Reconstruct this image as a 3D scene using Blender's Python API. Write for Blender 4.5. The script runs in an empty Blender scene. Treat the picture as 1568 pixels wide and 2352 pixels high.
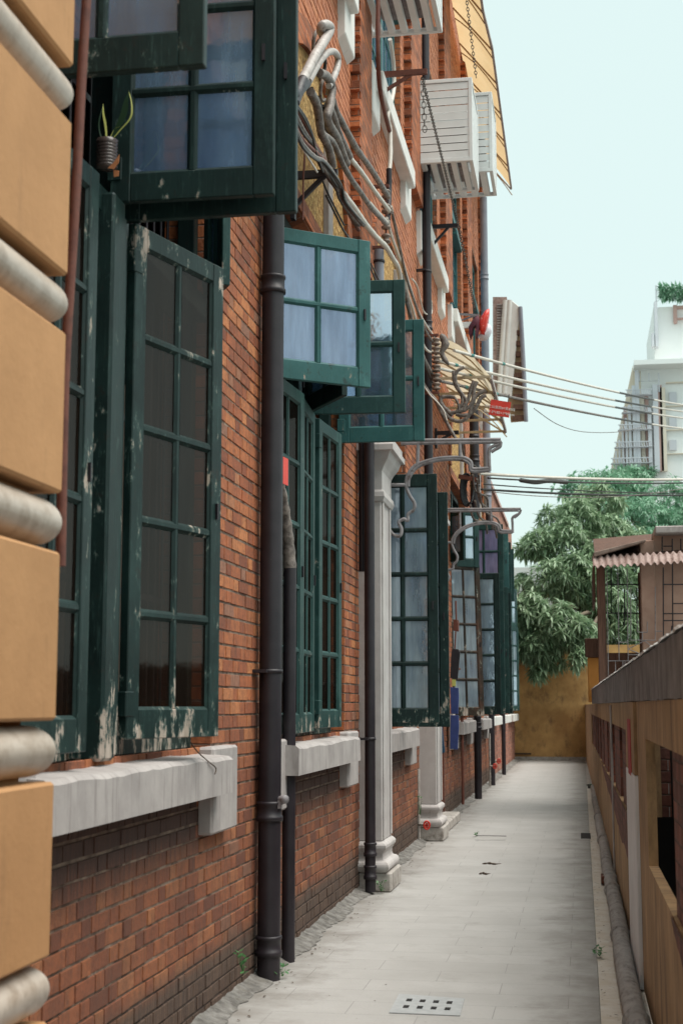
import bpy, bmesh, math, random
from mathutils import Vector, Matrix
random.seed(7)
SC = bpy.context.scene
COL = SC.collection
R = math.radians

# ------------------------------------------------------------------ camera
H = 1.5                                  # eye height
F = 3267.0                               # focal length in picture units (picture 1568 x 2352)
TILT = math.atan(444 / F)
YAW = math.atan(551 / F * math.cos(TILT))
cam = bpy.data.cameras.new('camera'); camo = bpy.data.objects.new('camera', cam); COL.objects.link(camo)
camo.location = (0, 0, H)
camo.rotation_euler = (math.pi / 2 + TILT, 0, YAW)
cam.sensor_fit = 'VERTICAL'; cam.sensor_height = 36; cam.sensor_width = 24
cam.lens = F / 2352 * 36
cam.clip_start = 0.1; cam.clip_end = 500
cam.dof.use_dof = True; cam.dof.focus_distance = 11; cam.dof.aperture_fstop = 5
SC.camera = camo

# ------------------------------------------------------------------ light
SUN_EL, SUN_AZ = R(68), R(100)            # azimuth measured from +Y towards +X
W = bpy.data.worlds.new('World'); SC.world = W; W.use_nodes = True
nt = W.node_tree; nt.nodes.clear()
sky = nt.nodes.new('ShaderNodeTexSky'); sky.sky_type = 'NISHITA'; sky.sun_disc = False
sky.sun_elevation = SUN_EL; sky.sun_rotation = SUN_AZ; sky.air_density = 1.2; sky.dust_density = 3.0
b1 = nt.nodes.new('ShaderNodeBackground'); b1.inputs[1].default_value = 0.012
b2 = nt.nodes.new('ShaderNodeBackground'); b2.inputs[0].default_value = (0.785, 0.95, 0.905, 1); b2.inputs[1].default_value = 0.475
ad = nt.nodes.new('ShaderNodeAddShader'); out = nt.nodes.new('ShaderNodeOutputWorld')
nt.links.new(sky.outputs[0], b1.inputs[0]); nt.links.new(b1.outputs[0], ad.inputs[0])
nt.links.new(b2.outputs[0], ad.inputs[1]); nt.links.new(ad.outputs[0], out.inputs[0])
sun = bpy.data.lights.new('sun', 'SUN'); suno = bpy.data.objects.new('sun', sun); COL.objects.link(suno)
sun.energy = 2.3; sun.angle = R(48); sun.color = (1.0, 0.95, 0.88)
sd = Vector((math.cos(SUN_EL) * math.sin(SUN_AZ), math.cos(SUN_EL) * math.cos(SUN_AZ), math.sin(SUN_EL)))
suno.rotation_euler = sd.to_track_quat('Z', 'Y').to_euler()
SC.view_settings.view_transform = 'Standard'; SC.view_settings.look = 'None'
SC.view_settings.exposure = 0.95; SC.view_settings.gamma = 1
SC.cycles.diffuse_bounces = 3; SC.cycles.max_bounces = 6; SC.cycles.transparent_max_bounces = 16; SC.cycles.use_denoising = True

# ------------------------------------------------------------------ picture measurements -> places on real planes
_fw = Vector((-math.sin(YAW) * math.cos(TILT), math.cos(YAW) * math.cos(TILT), math.sin(TILT)))
_rt = Vector((math.cos(YAW), math.sin(YAW), 0)); _up = _rt.cross(_fw)
def _ray(px, py): return _fw + _rt * ((px - 784) / F) + _up * ((1176 - py) / F)
def onX(px, py, x):
    d = _ray(px, py); k = x / d.x; return Vector((x, d.y * k, H + d.z * k))
def onY(px, py, y):
    d = _ray(px, py); k = y / d.y; return Vector((d.x * k, y, H + d.z * k))
def onZ(px, py, z=0.0):
    d = _ray(px, py); k = (z - H) / d.z; return Vector((d.x * k, d.y * k, z))

# ------------------------------------------------------------------ materials
def newmat(name):
    m = bpy.data.materials.new(name); m.use_nodes = True
    n = m.node_tree.nodes; b = n['Principled BSDF']
    return m, m.node_tree, b
def node(t, kind, **kw):
    n = t.nodes.new(kind)
    for k, v in kw.items():
        if k.startswith('i_'):
            key = k[2:]
            key = int(key) if key.isdigit() else key.replace('_', ' ')
            n.inputs[key].default_value = v
        else: setattr(n, k, v)
    return n
def c4(c): return (c[0], c[1], c[2], 1)
def coords(t, scale=(1, 1, 1)):
    tc = node(t, 'ShaderNodeTexCoord'); mp = node(t, 'ShaderNodeMapping'); mp.inputs['Scale'].default_value = scale
    t.links.new(tc.outputs['Object'], mp.inputs[0]); return mp.outputs[0]
def noise(t, scale=5, vec=None, detail=4, rough=.6, sc=(1, 1, 1)):
    n = node(t, 'ShaderNodeTexNoise', i_Scale=scale, i_Detail=detail, i_Roughness=rough)
    t.links.new(vec if vec is not None else coords(t, sc), n.inputs['Vector']); return n.outputs['Fac']
def ramp(t, fac, a, b, c0=(0, 0, 0), c1=(1, 1, 1)):
    r = node(t, 'ShaderNodeValToRGB'); e = r.color_ramp.elements
    e[0].position = a; e[1].position = b; e[0].color = c4(c0); e[1].color = c4(c1)
    t.links.new(fac, r.inputs[0]); return r.outputs[0]
def mixc(t, fac, a, b, mode='MIX'):
    m = node(t, 'ShaderNodeMix', data_type='RGBA', blend_type=mode)
    for s, v in ((m.inputs[0], fac), (m.inputs[6], a), (m.inputs[7], b)):
        if hasattr(v, 'links') or isinstance(v, bpy.types.NodeSocket): t.links.new(v, s)
        elif isinstance(v, (int, float)): s.default_value = v
        else: s.default_value = c4(v)
    return m.outputs[2]
def bump(t, b, h, strength=.4, dist=.01):
    n = node(t, 'ShaderNodeBump', i_Strength=strength, i_Distance=dist)
    t.links.new(h, n.inputs['Height']); t.links.new(n.outputs[0], b.inputs['Normal'])
def zmask(t, lo, hi):
    tc = node(t, 'ShaderNodeTexCoord'); s = node(t, 'ShaderNodeSeparateXYZ'); t.links.new(tc.outputs['Object'], s.inputs[0])
    m = node(t, 'ShaderNodeMapRange', i_1=lo, i_2=hi); t.links.new(s.outputs[2], m.inputs[0]); return m.outputs[0]
def math_(t, op, a, b=None):
    m = node(t, 'ShaderNodeMath', operation=op)
    for i, v in enumerate((a, b)):
        if v is None: continue
        if isinstance(v, bpy.types.NodeSocket): t.links.new(v, m.inputs[i])
        else: m.inputs[i].default_value = v
    return m.outputs[0]

def mottled(name, ca, cb, scale=6, rough=.8, bmp=.3, dist=.004, sc=(1, 1, 1), stain=None, stain_sc=(3, 3, .4), st=(.5, .72), fine=40, metal=0, dent=0):
    m, t, b = newmat(name)
    col = mixc(t, ramp(t, noise(t, scale, sc=sc), .35, .65), ca, cb)
    if stain is not None:
        col = mixc(t, ramp(t, noise(t, 4, sc=stain_sc, detail=6, rough=.7), st[0], st[1]), col, stain)
    t.links.new(col, b.inputs['Base Color']); b.inputs['Roughness'].default_value = rough; b.inputs['Metallic'].default_value = metal
    hh = noise(t, fine, detail=5)
    if dent: hh = math_(t, 'ADD', hh, math_(t, 'MULTIPLY', noise(t, 2.2, detail=3), dent))
    bump(t, b, hh, bmp, dist)
    return m

def brickmat(name, c1, c2, mortar, dirt=True, bw=.215, rh=.0725, apron=False):
    m, t, b = newmat(name)
    tc = node(t, 'ShaderNodeTexCoord'); s = node(t, 'ShaderNodeSeparateXYZ'); t.links.new(tc.outputs['Object'], s.inputs[0])
    u = math_(t, 'ADD', s.outputs[0], s.outputs[1])
    wob = math_(t, 'MULTIPLY', math_(t, 'SUBTRACT', noise(t, 2.2, detail=3), .5), .022)
    v = math_(t, 'ADD', s.outputs[2], wob)
    cx = node(t, 'ShaderNodeCombineXYZ'); t.links.new(u, cx.inputs[0]); t.links.new(v, cx.inputs[1])
    def bt(w, mort, a, c, off=.5, **k):
        br = node(t, 'ShaderNodeTexBrick', offset=off, i_Scale=1, i_Brick_Width=w, i_Row_Height=rh, i_Mortar_Size=mort, i_Mortar_Smooth=.35)
        br.inputs['Color1'].default_value = c4(a); br.inputs['Color2'].default_value = c4(c); br.inputs['Mortar'].default_value = (.5, .5, .5, 1)
        t.links.new(cx.outputs[0], br.inputs['Vector']); return br
    br = bt(bw, .004, c1, c2)
    b2 = bt(bw / 2, 0, (.42, .42, .44), (1.35, 1.3, 1.2))
    col = mixc(t, 1, mixc(t, .0, br.outputs['Color'], c1), b2.outputs['Color'], 'MULTIPLY')
    col = mixc(t, math_(t, 'MULTIPLY', ramp(t, noise(t, 26, detail=6, rough=.8), .45, .68), .55), col, (c1[0] * .30, c1[1] * .30, c1[2] * .32))
    col = mixc(t, math_(t, 'MULTIPLY', ramp(t, noise(t, 2.6, detail=4), .48, .72), .45), col, (c1[0] * 1.3, c1[1] * 1.45, c1[2] * 1.5))
    # bed joints: a rough line of mortar, wider than the upright ones
    fr = math_(t, 'ABSOLUTE', math_(t, 'SUBTRACT', math_(t, 'FRACT', math_(t, 'DIVIDE', v, rh)), .5))
    fr = math_(t, 'ADD', fr, math_(t, 'MULTIPLY', math_(t, 'SUBTRACT', noise(t, 35, detail=3), .5), .07))
    bed = ramp(t, fr, .425, .465); up_ = ramp(t, br.outputs['Fac'], .2, .8)
    jn = math_(t, 'MAXIMUM', bed, math_(t, 'MULTIPLY', up_, .35))
    col = mixc(t, jn, col, mixc(t, ramp(t, noise(t, 8, detail=4), .35, .65), mortar, (mortar[0] * .45, mortar[1] * .4, mortar[2] * .35)))
    streak = noise(t, 6, sc=(1, 5, .22), detail=5, rough=.7)
    col = mixc(t, math_(t, 'MULTIPLY', ramp(t, streak, .50, .75), .55), col, (.05, .03, .022))
    if dirt:  # grime low down; also switches on the painted sunlight higher up
        g1 = math_(t, 'MULTIPLY', math_(t, 'SUBTRACT', 1, zmask(t, .95, 1.5)), .42)
        col = mixc(t, g1, col, (.06, .035, .025))
        col = mixc(t, math_(t, 'MULTIPLY', zmask(t, 4.4, 6.6), .42), col, (.66, .27, .14))  # stronger sun high on the wall painted in as paler brick
        low = math_(t, 'SUBTRACT', 1, zmask(t, .25, .36)); low = math_(t, 'MULTIPLY', low, .93)
        col = mixc(t, low, col, mixc(t, ramp(t, noise(t, 9, sc=(1, 9, .35), detail=5, rough=.7), .35, .68), (.030, .020, .016), (.13, .085, .06)))
    if apron:
        g1 = math_(t, 'MULTIPLY', ramp(t, math_(t, 'ADD', zmask(t, .60, 1.0), math_(t, 'MULTIPLY', math_(t, 'SUBTRACT', noise(t, 9, sc=(1, 9, .3), detail=4), .5), .9)), .25, .75), .95)
        col = mixc(t, g1, col, mixc(t, ramp(t, noise(t, 11, sc=(1, 9, .2), detail=5, rough=.7), .3, .7), (.022, .012, .010), (.085, .038, .026)))
    t.links.new(col, b.inputs['Base Color']); b.inputs['Roughness'].default_value = .85
    h = math_(t, 'SUBTRACT', math_(t, 'MULTIPLY', noise(t, 34, detail=5), .5), math_(t, 'MULTIPLY', jn, 1.2))
    bump(t, b, h, .9, .014)
    return m

def laidbrick(name, apron=False):
    m, t, b = newmat(name)
    geo = node(t, 'ShaderNodeNewGeometry'); r = node(t, 'ShaderNodeValToRGB'); e = r.color_ramp.elements
    cols = [(0, (.20, .058, .030)), (.12, (.29, .082, .034)), (.40, (.39, .112, .042)), (.75, (.47, .150, .052)), (.93, (.56, .205, .075)), (1, (.30, .14, .09))]
    e[0].position = 0; e[0].color = c4(cols[0][1]); e[1].position = 1; e[1].color = c4(cols[-1][1])
    for p, c in cols[1:-1]: q = e.new(p); q.color = c4(c)
    t.links.new(geo.outputs['Random Per Island'], r.inputs[0]); col = r.outputs[0]
    col = mixc(t, math_(t, 'MULTIPLY', ramp(t, noise(t, 30, detail=7, rough=.8), .44, .66), .6), col, (.085, .034, .022))
    col = mixc(t, math_(t, 'MULTIPLY', ramp(t, noise(t, 45, detail=5, rough=.8), .60, .72), .5), col, (.55, .34, .22))
    col = mixc(t, math_(t, 'MULTIPLY', ramp(t, noise(t, 1.7, detail=5, rough=.65), .45, .68), .42), col, (.15, .060, .034))
    col = mixc(t, math_(t, 'MULTIPLY', ramp(t, noise(t, 6, sc=(1, 5, .22), detail=5, rough=.7), .52, .74), .6), col, (.05, .028, .02))
    col = mixc(t, math_(t, 'MULTIPLY', zmask(t, 4.4, 6.6), .45), col, (.66, .26, .135))  # upper wall's extra sunlight put into the brick colour
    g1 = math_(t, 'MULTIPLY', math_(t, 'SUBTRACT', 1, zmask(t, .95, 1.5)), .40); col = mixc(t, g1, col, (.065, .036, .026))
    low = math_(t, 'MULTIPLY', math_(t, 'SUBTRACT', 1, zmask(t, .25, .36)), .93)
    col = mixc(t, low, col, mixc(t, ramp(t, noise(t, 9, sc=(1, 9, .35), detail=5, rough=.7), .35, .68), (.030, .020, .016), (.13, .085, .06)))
    if apron:
        g1 = math_(t, 'MULTIPLY', ramp(t, math_(t, 'ADD', zmask(t, .60, 1.0), math_(t, 'MULTIPLY', math_(t, 'SUBTRACT', noise(t, 9, sc=(1, 9, .3), detail=4), .5), .9)), .25, .75), .95)
        col = mixc(t, g1, col, mixc(t, ramp(t, noise(t, 11, sc=(1, 9, .2), detail=5, rough=.7), .3, .7), (.022, .012, .010), (.085, .038, .026)))
    t.links.new(col, b.inputs['Base Color']); b.inputs['Roughness'].default_value = .82
    bump(t, b, noise(t, 40, detail=6, rough=.7), .8, .006); return m

def greenpaint(name, base, hi, peel=.64, wood=(.30, .25, .20)):
    m, t, b = newmat(name)
    col = mixc(t, ramp(t, noise(t, 3.5, detail=5, rough=.7), .35, .7), base, hi)
    grain = noise(t, 9, sc=(6, 6, .6), detail=6, rough=.7)
    col = mixc(t, math_(t, 'MULTIPLY', ramp(t, grain, .56, .70), .45), col, (.055, .11, .10))
    col = mixc(t, math_(t, 'MULTIPLY', ramp(t, noise(t, 2.5, sc=(1, 1, .5), detail=7, rough=.75), .55, .62), .5), col, (hi[0] * 2.2, hi[1] * 1.7, hi[2] * 1.7))
    col = mixc(t, math_(t, 'MULTIPLY', ramp(t, noise(t, 14, detail=6, rough=.75), .58, .66), .6), col, (.018, .014, .011))
    low = math_(t, 'SUBTRACT', 1, zmask(t, 1.30, 1.62))
    pm = math_(t, 'ADD', noise(t, 10, detail=9, rough=.74, sc=(1, 1, .42)), math_(t, 'MULTIPLY', low, .12))
    pe = ramp(t, pm, peel, peel + .025)
    wc = mixc(t, ramp(t, noise(t, 22, sc=(1, 1, .25)), .35, .65), wood, (.50, .42, .36))
    col = mixc(t, math_(t, 'MULTIPLY', ramp(t, pm, peel - .03, peel), .55), col, (.10, .17, .15))
    col = mixc(t, pe, col, wc)
    t.links.new(col, b.inputs['Base Color'])
    t.links.new(mixc(t, pe, (.5, .5, .5), (.85, .85, .85)), b.inputs['Roughness']); b.inputs['Specular IOR Level'].default_value = .28
    h = math_(t, 'SUBTRACT', math_(t, 'MULTIPLY', grain, .6), math_(t, 'MULTIPLY', pe, .8))
    bump(t, b, h, .6, .004)
    return m

def glassmat(name, trans=.35, refl=.35, tint=(.50, .66, .90), dirt=(.14, .22, .34), tt=(.75, .86, .92)):
    m = bpy.data.materials.new(name); m.use_nodes = True; t = m.node_tree; t.nodes.clear()
    o = node(t, 'ShaderNodeOutputMaterial'); tr = node(t, 'ShaderNodeBsdfTransparent'); tr.inputs[0].default_value = c4(tt)
    gl = node(t, 'ShaderNodeBsdfGlossy'); gl.inputs[0].default_value = c4(tint); gl.inputs['Roughness'].default_value = .06
    bn = node(t, 'ShaderNodeBump', i_Strength=.12, i_Distance=.01); t.links.new(noise(t, 5, detail=3), bn.inputs['Height']); t.links.new(bn.outputs[0], gl.inputs['Normal'])
    df = node(t, 'ShaderNodeBsdfDiffuse')
    lowf = ramp(t, noise(t, 1.9, sc=(1, 1, .8), detail=2), .38, .62)
    cc = mixc(t, ramp(t, noise(t, 9, sc=(3, 3, .28), detail=7, rough=.7), .2, .85), dirt, (dirt[0] * 1.9, dirt[1] * 1.7, dirt[2] * 1.45))  # streaked dirt film; its tones also stand in for missing reflections
    cc = mixc(t, math_(t, 'MULTIPLY', lowf, .6), cc, (dirt[0] * .45, dirt[1] * .5, dirt[2] * .62))
    t.links.new(cc, df.inputs[0])
    m1 = node(t, 'ShaderNodeMixShader'); t.links.new(gl.outputs[0], m1.inputs[1]); t.links.new(df.outputs[0], m1.inputs[2]); k = 1 - refl / (1 - trans); dn = ramp(t, noise(t, 6, sc=(2.5, 2.5, .3), detail=7, rough=.7), .2, .85); lo_, hi_ = (.95, .05) if refl < .1 else (.45, .75)
    t.links.new(math_(t, 'ADD', math_(t, 'MULTIPLY', dn, hi_ * k), lo_ * k), m1.inputs[0])
    m2 = node(t, 'ShaderNodeMixShader'); m2.inputs[0].default_value = trans
    t.links.new(m1.outputs[0], m2.inputs[1]); t.links.new(tr.outputs[0], m2.inputs[2]); t.links.new(m2.outputs[0], o.inputs[0])
    return m

def leafmat(name, a, c):
    m, t, b = newmat(name)
    geo = node(t, 'ShaderNodeNewGeometry')
    col = mixc(t, geo.outputs['Random Per Island'], a, c)
    t.links.new(col, b.inputs['Base Color']); b.inputs['Roughness'].default_value = .38
    tl = node(t, 'ShaderNodeBsdfTranslucent'); t.links.new(col, tl.inputs[0])
    mx = node(t, 'ShaderNodeMixShader'); mx.inputs[0].default_value = .3
    t.links.new(b.outputs[0], mx.inputs[1]); t.links.new(tl.outputs[0], mx.inputs[2])
    t.links.new(mx.outputs[0], t.nodes['Material Output'].inputs[0]); return m

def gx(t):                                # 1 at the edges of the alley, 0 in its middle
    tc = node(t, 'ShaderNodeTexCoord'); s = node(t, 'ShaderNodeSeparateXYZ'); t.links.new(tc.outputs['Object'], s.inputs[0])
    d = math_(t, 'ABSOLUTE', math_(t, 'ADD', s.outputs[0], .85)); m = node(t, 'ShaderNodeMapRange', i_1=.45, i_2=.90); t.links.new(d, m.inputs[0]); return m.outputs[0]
def floormat():
    m, t, b = newmat('paving_slabs')
    br = node(t, 'ShaderNodeTexBrick', offset=.5, i_Scale=1, i_Brick_Width=.72, i_Row_Height=.30, i_Mortar_Size=.0024, i_Mortar_Smooth=.2)
    br.inputs['Color1'].default_value = (.375, .364, .350, 1); br.inputs['Color2'].default_value = (.405, .394, .380, 1); br.inputs['Mortar'].default_value = (.235, .228, .22, 1)
    tc = node(t, 'ShaderNodeTexCoord'); mp = node(t, 'ShaderNodeMapping'); mp.inputs['Location'].default_value = (.1, .05, 0)
    t.links.new(tc.outputs['Object'], mp.inputs[0]); t.links.new(mp.outputs[0], br.inputs['Vector'])
    col = mixc(t, math_(t, 'MULTIPLY', ramp(t, noise(t, 1.6, detail=6, rough=.7), .4, .75), .6), br.outputs['Color'], (.30, .29, .28))
    col = mixc(t, math_(t, 'MULTIPLY', ramp(t, noise(t, 60, detail=3), .5, .7), .3), col, (.30, .29, .28))
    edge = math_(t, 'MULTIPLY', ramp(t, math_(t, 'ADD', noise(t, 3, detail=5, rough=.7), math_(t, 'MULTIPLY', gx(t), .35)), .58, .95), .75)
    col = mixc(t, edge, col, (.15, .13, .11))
    col = mixc(t, math_(t, 'MULTIPLY', ramp(t, noise(t, .8, detail=6, rough=.7), .42, .70), .18), col, (.28, .26, .235))
    col = mixc(t, math_(t, 'MULTIPLY', ramp(t, noise(t, 9, detail=8, rough=.8), .66, .74), .5), col, (.20, .18, .16))
    t.links.new(col, b.inputs['Base Color']); b.inputs['Roughness'].default_value = .6
    h = math_(t, 'SUBTRACT', math_(t, 'MULTIPLY', noise(t, 80), .3), br.outputs['Fac'])
    bump(t, b, h, .35, .004); return m

M = {}
M['brick'] = brickmat('red_brick', (.47, .145, .052), (.30, .084, .034), (.38, .25, .18))
M['brick_jamb'] = brickmat('red_brick_jamb', (.48, .15, .055), (.34, .10, .042), (.30, .17, .12), dirt=False, bw=.4)
M['brick_pale'] = brickmat('pale_brick', (.46, .20, .14), (.40, .16, .11), (.50, .36, .30), dirt=False)
M['brick_dark'] = brickmat('dark_brick', (.20, .07, .05), (.15, .05, .035), (.13, .07, .05), dirt=False)
M['apron'] = brickmat('stained_brick_apron', (.47, .145, .052), (.30, .084, .034), (.38, .25, .18), apron=True)
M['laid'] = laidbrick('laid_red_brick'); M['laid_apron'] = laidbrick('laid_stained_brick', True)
M['mortar'] = mottled('old_mortar', (.12, .075, .055), (.30, .22, .165), 9, .95, .6, .006, stain=(.05, .03, .022), stain_sc=(2, 2, 1), st=(.5, .7))
t_ = M['mortar'].node_tree; b_ = t_.nodes['Principled BSDF']; s_ = b_.inputs['Base Color'].links[0].from_socket
t_.links.new(mixc(t_, math_(t_, 'MULTIPLY', math_(t_, 'SUBTRACT', 1, zmask(t_, .27, .42)), .9), s_, (.035, .024, .019)), b_.inputs['Base Color'])
M['stone'] = mottled('pale_sill_stone', (.33, .30, .29), (.42, .385, .37), 5, .8, .3, .004, stain=(.17, .145, .14), stain_sc=(1, 6, .3), st=(.52, .78))
M['stone_white'] = mottled('white_stone_band', (.66, .65, .62), (.74, .73, .70), 5, .8, .2, .003, stain=(.45, .42, .38), st=(.6, .85))
M['pillar'] = mottled('pilaster_plaster', (.42, .39, .38), (.51, .485, .47), 4, .8, .3, .004, stain=(.30, .27, .24), stain_sc=(5, 5, .5), st=(.56, .8))
M['plinth'] = mottled('old_concrete', (.34, .31, .28), (.46, .43, .40), 8, .9, .6, .01, stain=(.16, .14, .12), stain_sc=(3, 3, 3), st=(.5, .7))
M['yellow_rough'] = mottled('rough_yellow_plaster', (.38, .18, .05), (.78, .52, .20), 26, .9, 1.0, .08, fine=20, stain=(.16, .075, .03), stain_sc=(4, 4, 3), st=(.54, .68))
M['ochre'] = mottled('ochre_plaster', (.40, .205, .084), (.46, .240, .102), 3.5, .8, .30, .005, stain=(.27, .14, .062), stain_sc=(7, 2.2, .4), st=(.58, .86), dent=4)
M['cream'] = mottled('cream_moulding', (.56, .47, .39), (.64, .55, .47), 4, .40, .2, .003, stain=(.30, .21, .14), stain_sc=(2, 3, 3), st=(.46, .78), dent=3)
M['endwall'] = mottled('ochre_end_wall', (.36, .19, .065), (.62, .37, .14), 1.2, .85, .25, .004, stain=(.14, .075, .04), stain_sc=(1.0, 1, .5), st=(.52, .75))
M['rplaster'] = mottled('brown_ochre_plaster', (.31, .19, .09), (.47, .30, .155), 2.2, .85, .4, .006, stain=(.085, .05, .033), stain_sc=(1, 3, .35), st=(.46, .72))
M['rplaster_orange'] = mottled('orange_plaster', (.62, .27, .06), (.68, .33, .09), 3, .85, .3, .004, stain=(.25, .12, .06), stain_sc=(6, 6, .4), st=(.55, .8))
M['coping'] = mottled('weathered_coping', (.15, .138, .138), (.28, .262, .26), 6, .9, .4, .006, stain=(.07, .06, .06), stain_sc=(2, 7, .3), st=(.45, .7))
M['coping_top'] = mottled('coping_top', (.55, .54, .52), (.70, .69, .67), 14, .9, .5, .01, stain=(.2, .18, .16), stain_sc=(3, 3, 3), st=(.55, .7))
M['white_paint'] = mottled('white_painted_post', (.62, .61, .62), (.70, .69, .70), 4, .7, .1, .002, stain=(.34, .32, .32), stain_sc=(6, 6, .5), st=(.62, .8))
M['red_paper'] = mottled('red_paper', (.40, .03, .025), (.30, .02, .02), 12, .7, .1)
M['green'] = greenpaint('green_paint', (.004, .014, .013), (.010, .031, .028), .645)
M['green_light'] = greenpaint('teal_paint', (.022, .085, .085), (.045, .14, .138), .66)
M['green_mid'] = greenpaint('green_paint_mid', (.010, .036, .034), (.022, .068, .062), .65)
M['green_worn'] = greenpaint('green_paint_worn', (.005, .015, .014), (.012, .034, .031), .60)
M['wood_bare'] = greenpaint('bare_brown_wood', (.022, .018, .014), (.06, .036, .024), .60, (.20, .13, .09))
M['glass'] = glassmat('window_glass', .36, .34, (.62, .76, .92), (.16, .24, .32))
M['glass_blue'] = glassmat('bluish_glass', .26, .36, (.60, .74, .94), (.17, .26, .38))
M['glass_pale'] = glassmat('dusty_reflection_glass', .14, .26, (.7, .8, .92), (.32, .42, .50))  # pale film colour stands in for sky reflections as well as dust
M['glass_clear'] = glassmat('clear_reflecting_glass', .36, .50, (.78, .86, .97), (.25, .33, .42))
M['glass_near'] = glassmat('streaked_blue_glass', .22, .30, (.6, .75, .95), (.19, .30, .46))  # blue film colour stands in for reflected sky
M['glass_grey'] = glassmat('grey_blue_glass', .30, .20, (.6, .7, .9), (.15, .19, .28))
M['glass_dark'] = glassmat('dark_glass', .60, .050, (.6, .58, .56), (.014, .010, .008), (.62, .54, .50))
M['glass_violet'] = glassmat('violet_film_glass', .1, .2, (.6, .6, .9), (.34, .31, .52))
M['interior'] = mottled('dark_room', (.03, .025, .022), (.05, .04, .035), 3, .9, .1)
M['curtain'] = mottled('brown_curtain', (.06, .04, .03), (.17, .13, .10), 6, .9, .1, sc=(1, 9, .1))
M['iron_dark'] = mottled('black_painted_iron', (.010, .007, .011), (.020, .015, .020), 7, .5, .25, .002, stain=(.20, .16, .15), stain_sc=(9, 9, 5), st=(.70, .74))
M['iron_grey'] = mottled('grey_iron', (.16, .15, .155), (.27, .25, .26), 9, .55, .4, .002, stain=(.07, .035, .02), stain_sc=(5, 5, 5), st=(.55, .7))
M['rust'] = mottled('rusty_iron', (.10, .030, .020), (.20, .065, .04), 12, .7, .5, .003, stain=(.05, .02, .015), stain_sc=(3, 3, 3), st=(.5, .7))
M['chain'] = mottled('chain_iron', (.035, .028, .022), (.08, .06, .045), 20, .5, .2)
M['pvc_grey'] = mottled('grey_pvc', (.19, .20, .24), (.25, .26, .30), 4, .5, .1, .001)
M['cable_grey'] = mottled('grey_taped_cable', (.085, .07, .062), (.25, .21, .185), 16, .55, .5, .004, stain=(.05, .035, .03), stain_sc=(9, 9, 9), st=(.5, .66))
M['cable_white'] = mottled('white_sleeved_cable', (.52, .48, .42), (.62, .58, .52), 8, .5, .3, .002, stain=(.28, .22, .17), stain_sc=(4, 4, 4), st=(.6, .78))
M['hose'] = mottled('pale_grey_hose', (.34, .31, .29), (.46, .43, .41), 9, .45, .3, .002, stain=(.12, .09, .08), stain_sc=(6, 6, 6), st=(.55, .72))
M['cable_black'] = mottled('black_wire', (.015, .013, .013), (.04, .035, .03), 10, .5, .1)
M['cable_teal'] = mottled('teal_tape', (.01, .15, .13), (.02, .19, .17), 10, .5, .1)
M['insulator'] = mottled('brown_insulator', (.12, .085, .065), (.28, .21, .17), 14, .4, .2, .002)
M['cage'] = mottled('white_metal_slats', (.66, .68, .67), (.72, .74, .73), 4, .5, .08, .001)
M['awning'] = mottled('yellow_canvas', (.68, .49, .27), (.74, .55, .32), 2, .8, .08, .001)
M['canvas_cream'] = mottled('cream_canvas', (.60, .52, .38), (.68, .60, .46), 2, .8, .08, .001)
for k in ('awning', 'canvas_cream'):
    t = M[k].node_tree; b = t.nodes['Principled BSDF']; tl = node(t, 'ShaderNodeBsdfTranslucent'); mx = node(t, 'ShaderNodeMixShader'); mx.inputs[0].default_value = .55
    src = b.inputs['Base Color'].links[0].from_socket; t.links.new(src, tl.inputs[0])
    t.links.new(b.outputs[0], mx.inputs[1]); t.links.new(tl.outputs[0], mx.inputs[2]); t.links.new(mx.outputs[0], t.nodes['Material Output'].inputs[0])
M['rib'] = mottled('awning_rib_metal', (.30, .20, .11), (.36, .25, .14), 6, .6, .1)
M['paving'] = floormat()
M['gutter'] = mottled('sandy_gutter', (.55, .48, .40), (.62, .58, .53), 7, .95, .6, .01, stain=(.32, .25, .18), stain_sc=(5, 3, 3), st=(.58, .75))
M['kerb'] = mottled('mortar_fillet', (.10, .093, .085), (.25, .24, .225), 14, .95, .8, .02, stain=(.15, .14, .12), stain_sc=(4, 4, 4), st=(.5, .7))
M['claypipe'] = mottled('mortared_floor_pipe', (.34, .32, .31), (.45, .43, .42), 9, .85, .9, .02, stain=(.20, .18, .17), stain_sc=(6, 2, 2), st=(.5, .72))
M['grate'] = mottled('steel_cover', (.34, .355, .36), (.41, .42, .425), 20, .5, .2)
M['dirty_ledge'] = mottled('dirty_ledge', (.05, .038, .03), (.16, .13, .11), 12, .95, .6, .006)
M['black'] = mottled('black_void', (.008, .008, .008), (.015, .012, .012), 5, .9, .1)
M['sign_red'] = mottled('red_sign', (.62, .035, .02), (.68, .05, .03), 5, .5, .05)
M['white'] = mottled('white_lettering', (.75, .75, .72), (.78, .78, .75), 5, .5, .05)
M['cloth_navy'] = mottled('navy_cloth', (.025, .045, .16), (.04, .065, .22), 8, .8, .3)
M['cloth_teal'] = mottled('dark_blue_cloth', (.01, .05, .10), (.02, .07, .14), 8, .8, .3)
M['cloth_maroon'] = mottled('maroon_cloth', (.06, .01, .02), (.10, .015, .03), 8, .8, .3)
M['bag_red'] = mottled('red_plastic', (.70, .05, .03), (.60, .03, .02), 8, .35, .3, stain=(.80, .55, .5), stain_sc=(5, 5, 5), st=(.6, .62))
M['bag_white'] = mottled('white_plastic', (.62, .60, .66), (.72, .71, .76), 8, .35, .3)
M['wood_dark'] = mottled('dark_shed_wood', (.085, .042, .028), (.15, .075, .05), 8, .85, .5, .004, sc=(6, 6, .4), stain=(.03, .016, .012), stain_sc=(6, 6, .3), st=(.5, .7))
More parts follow.
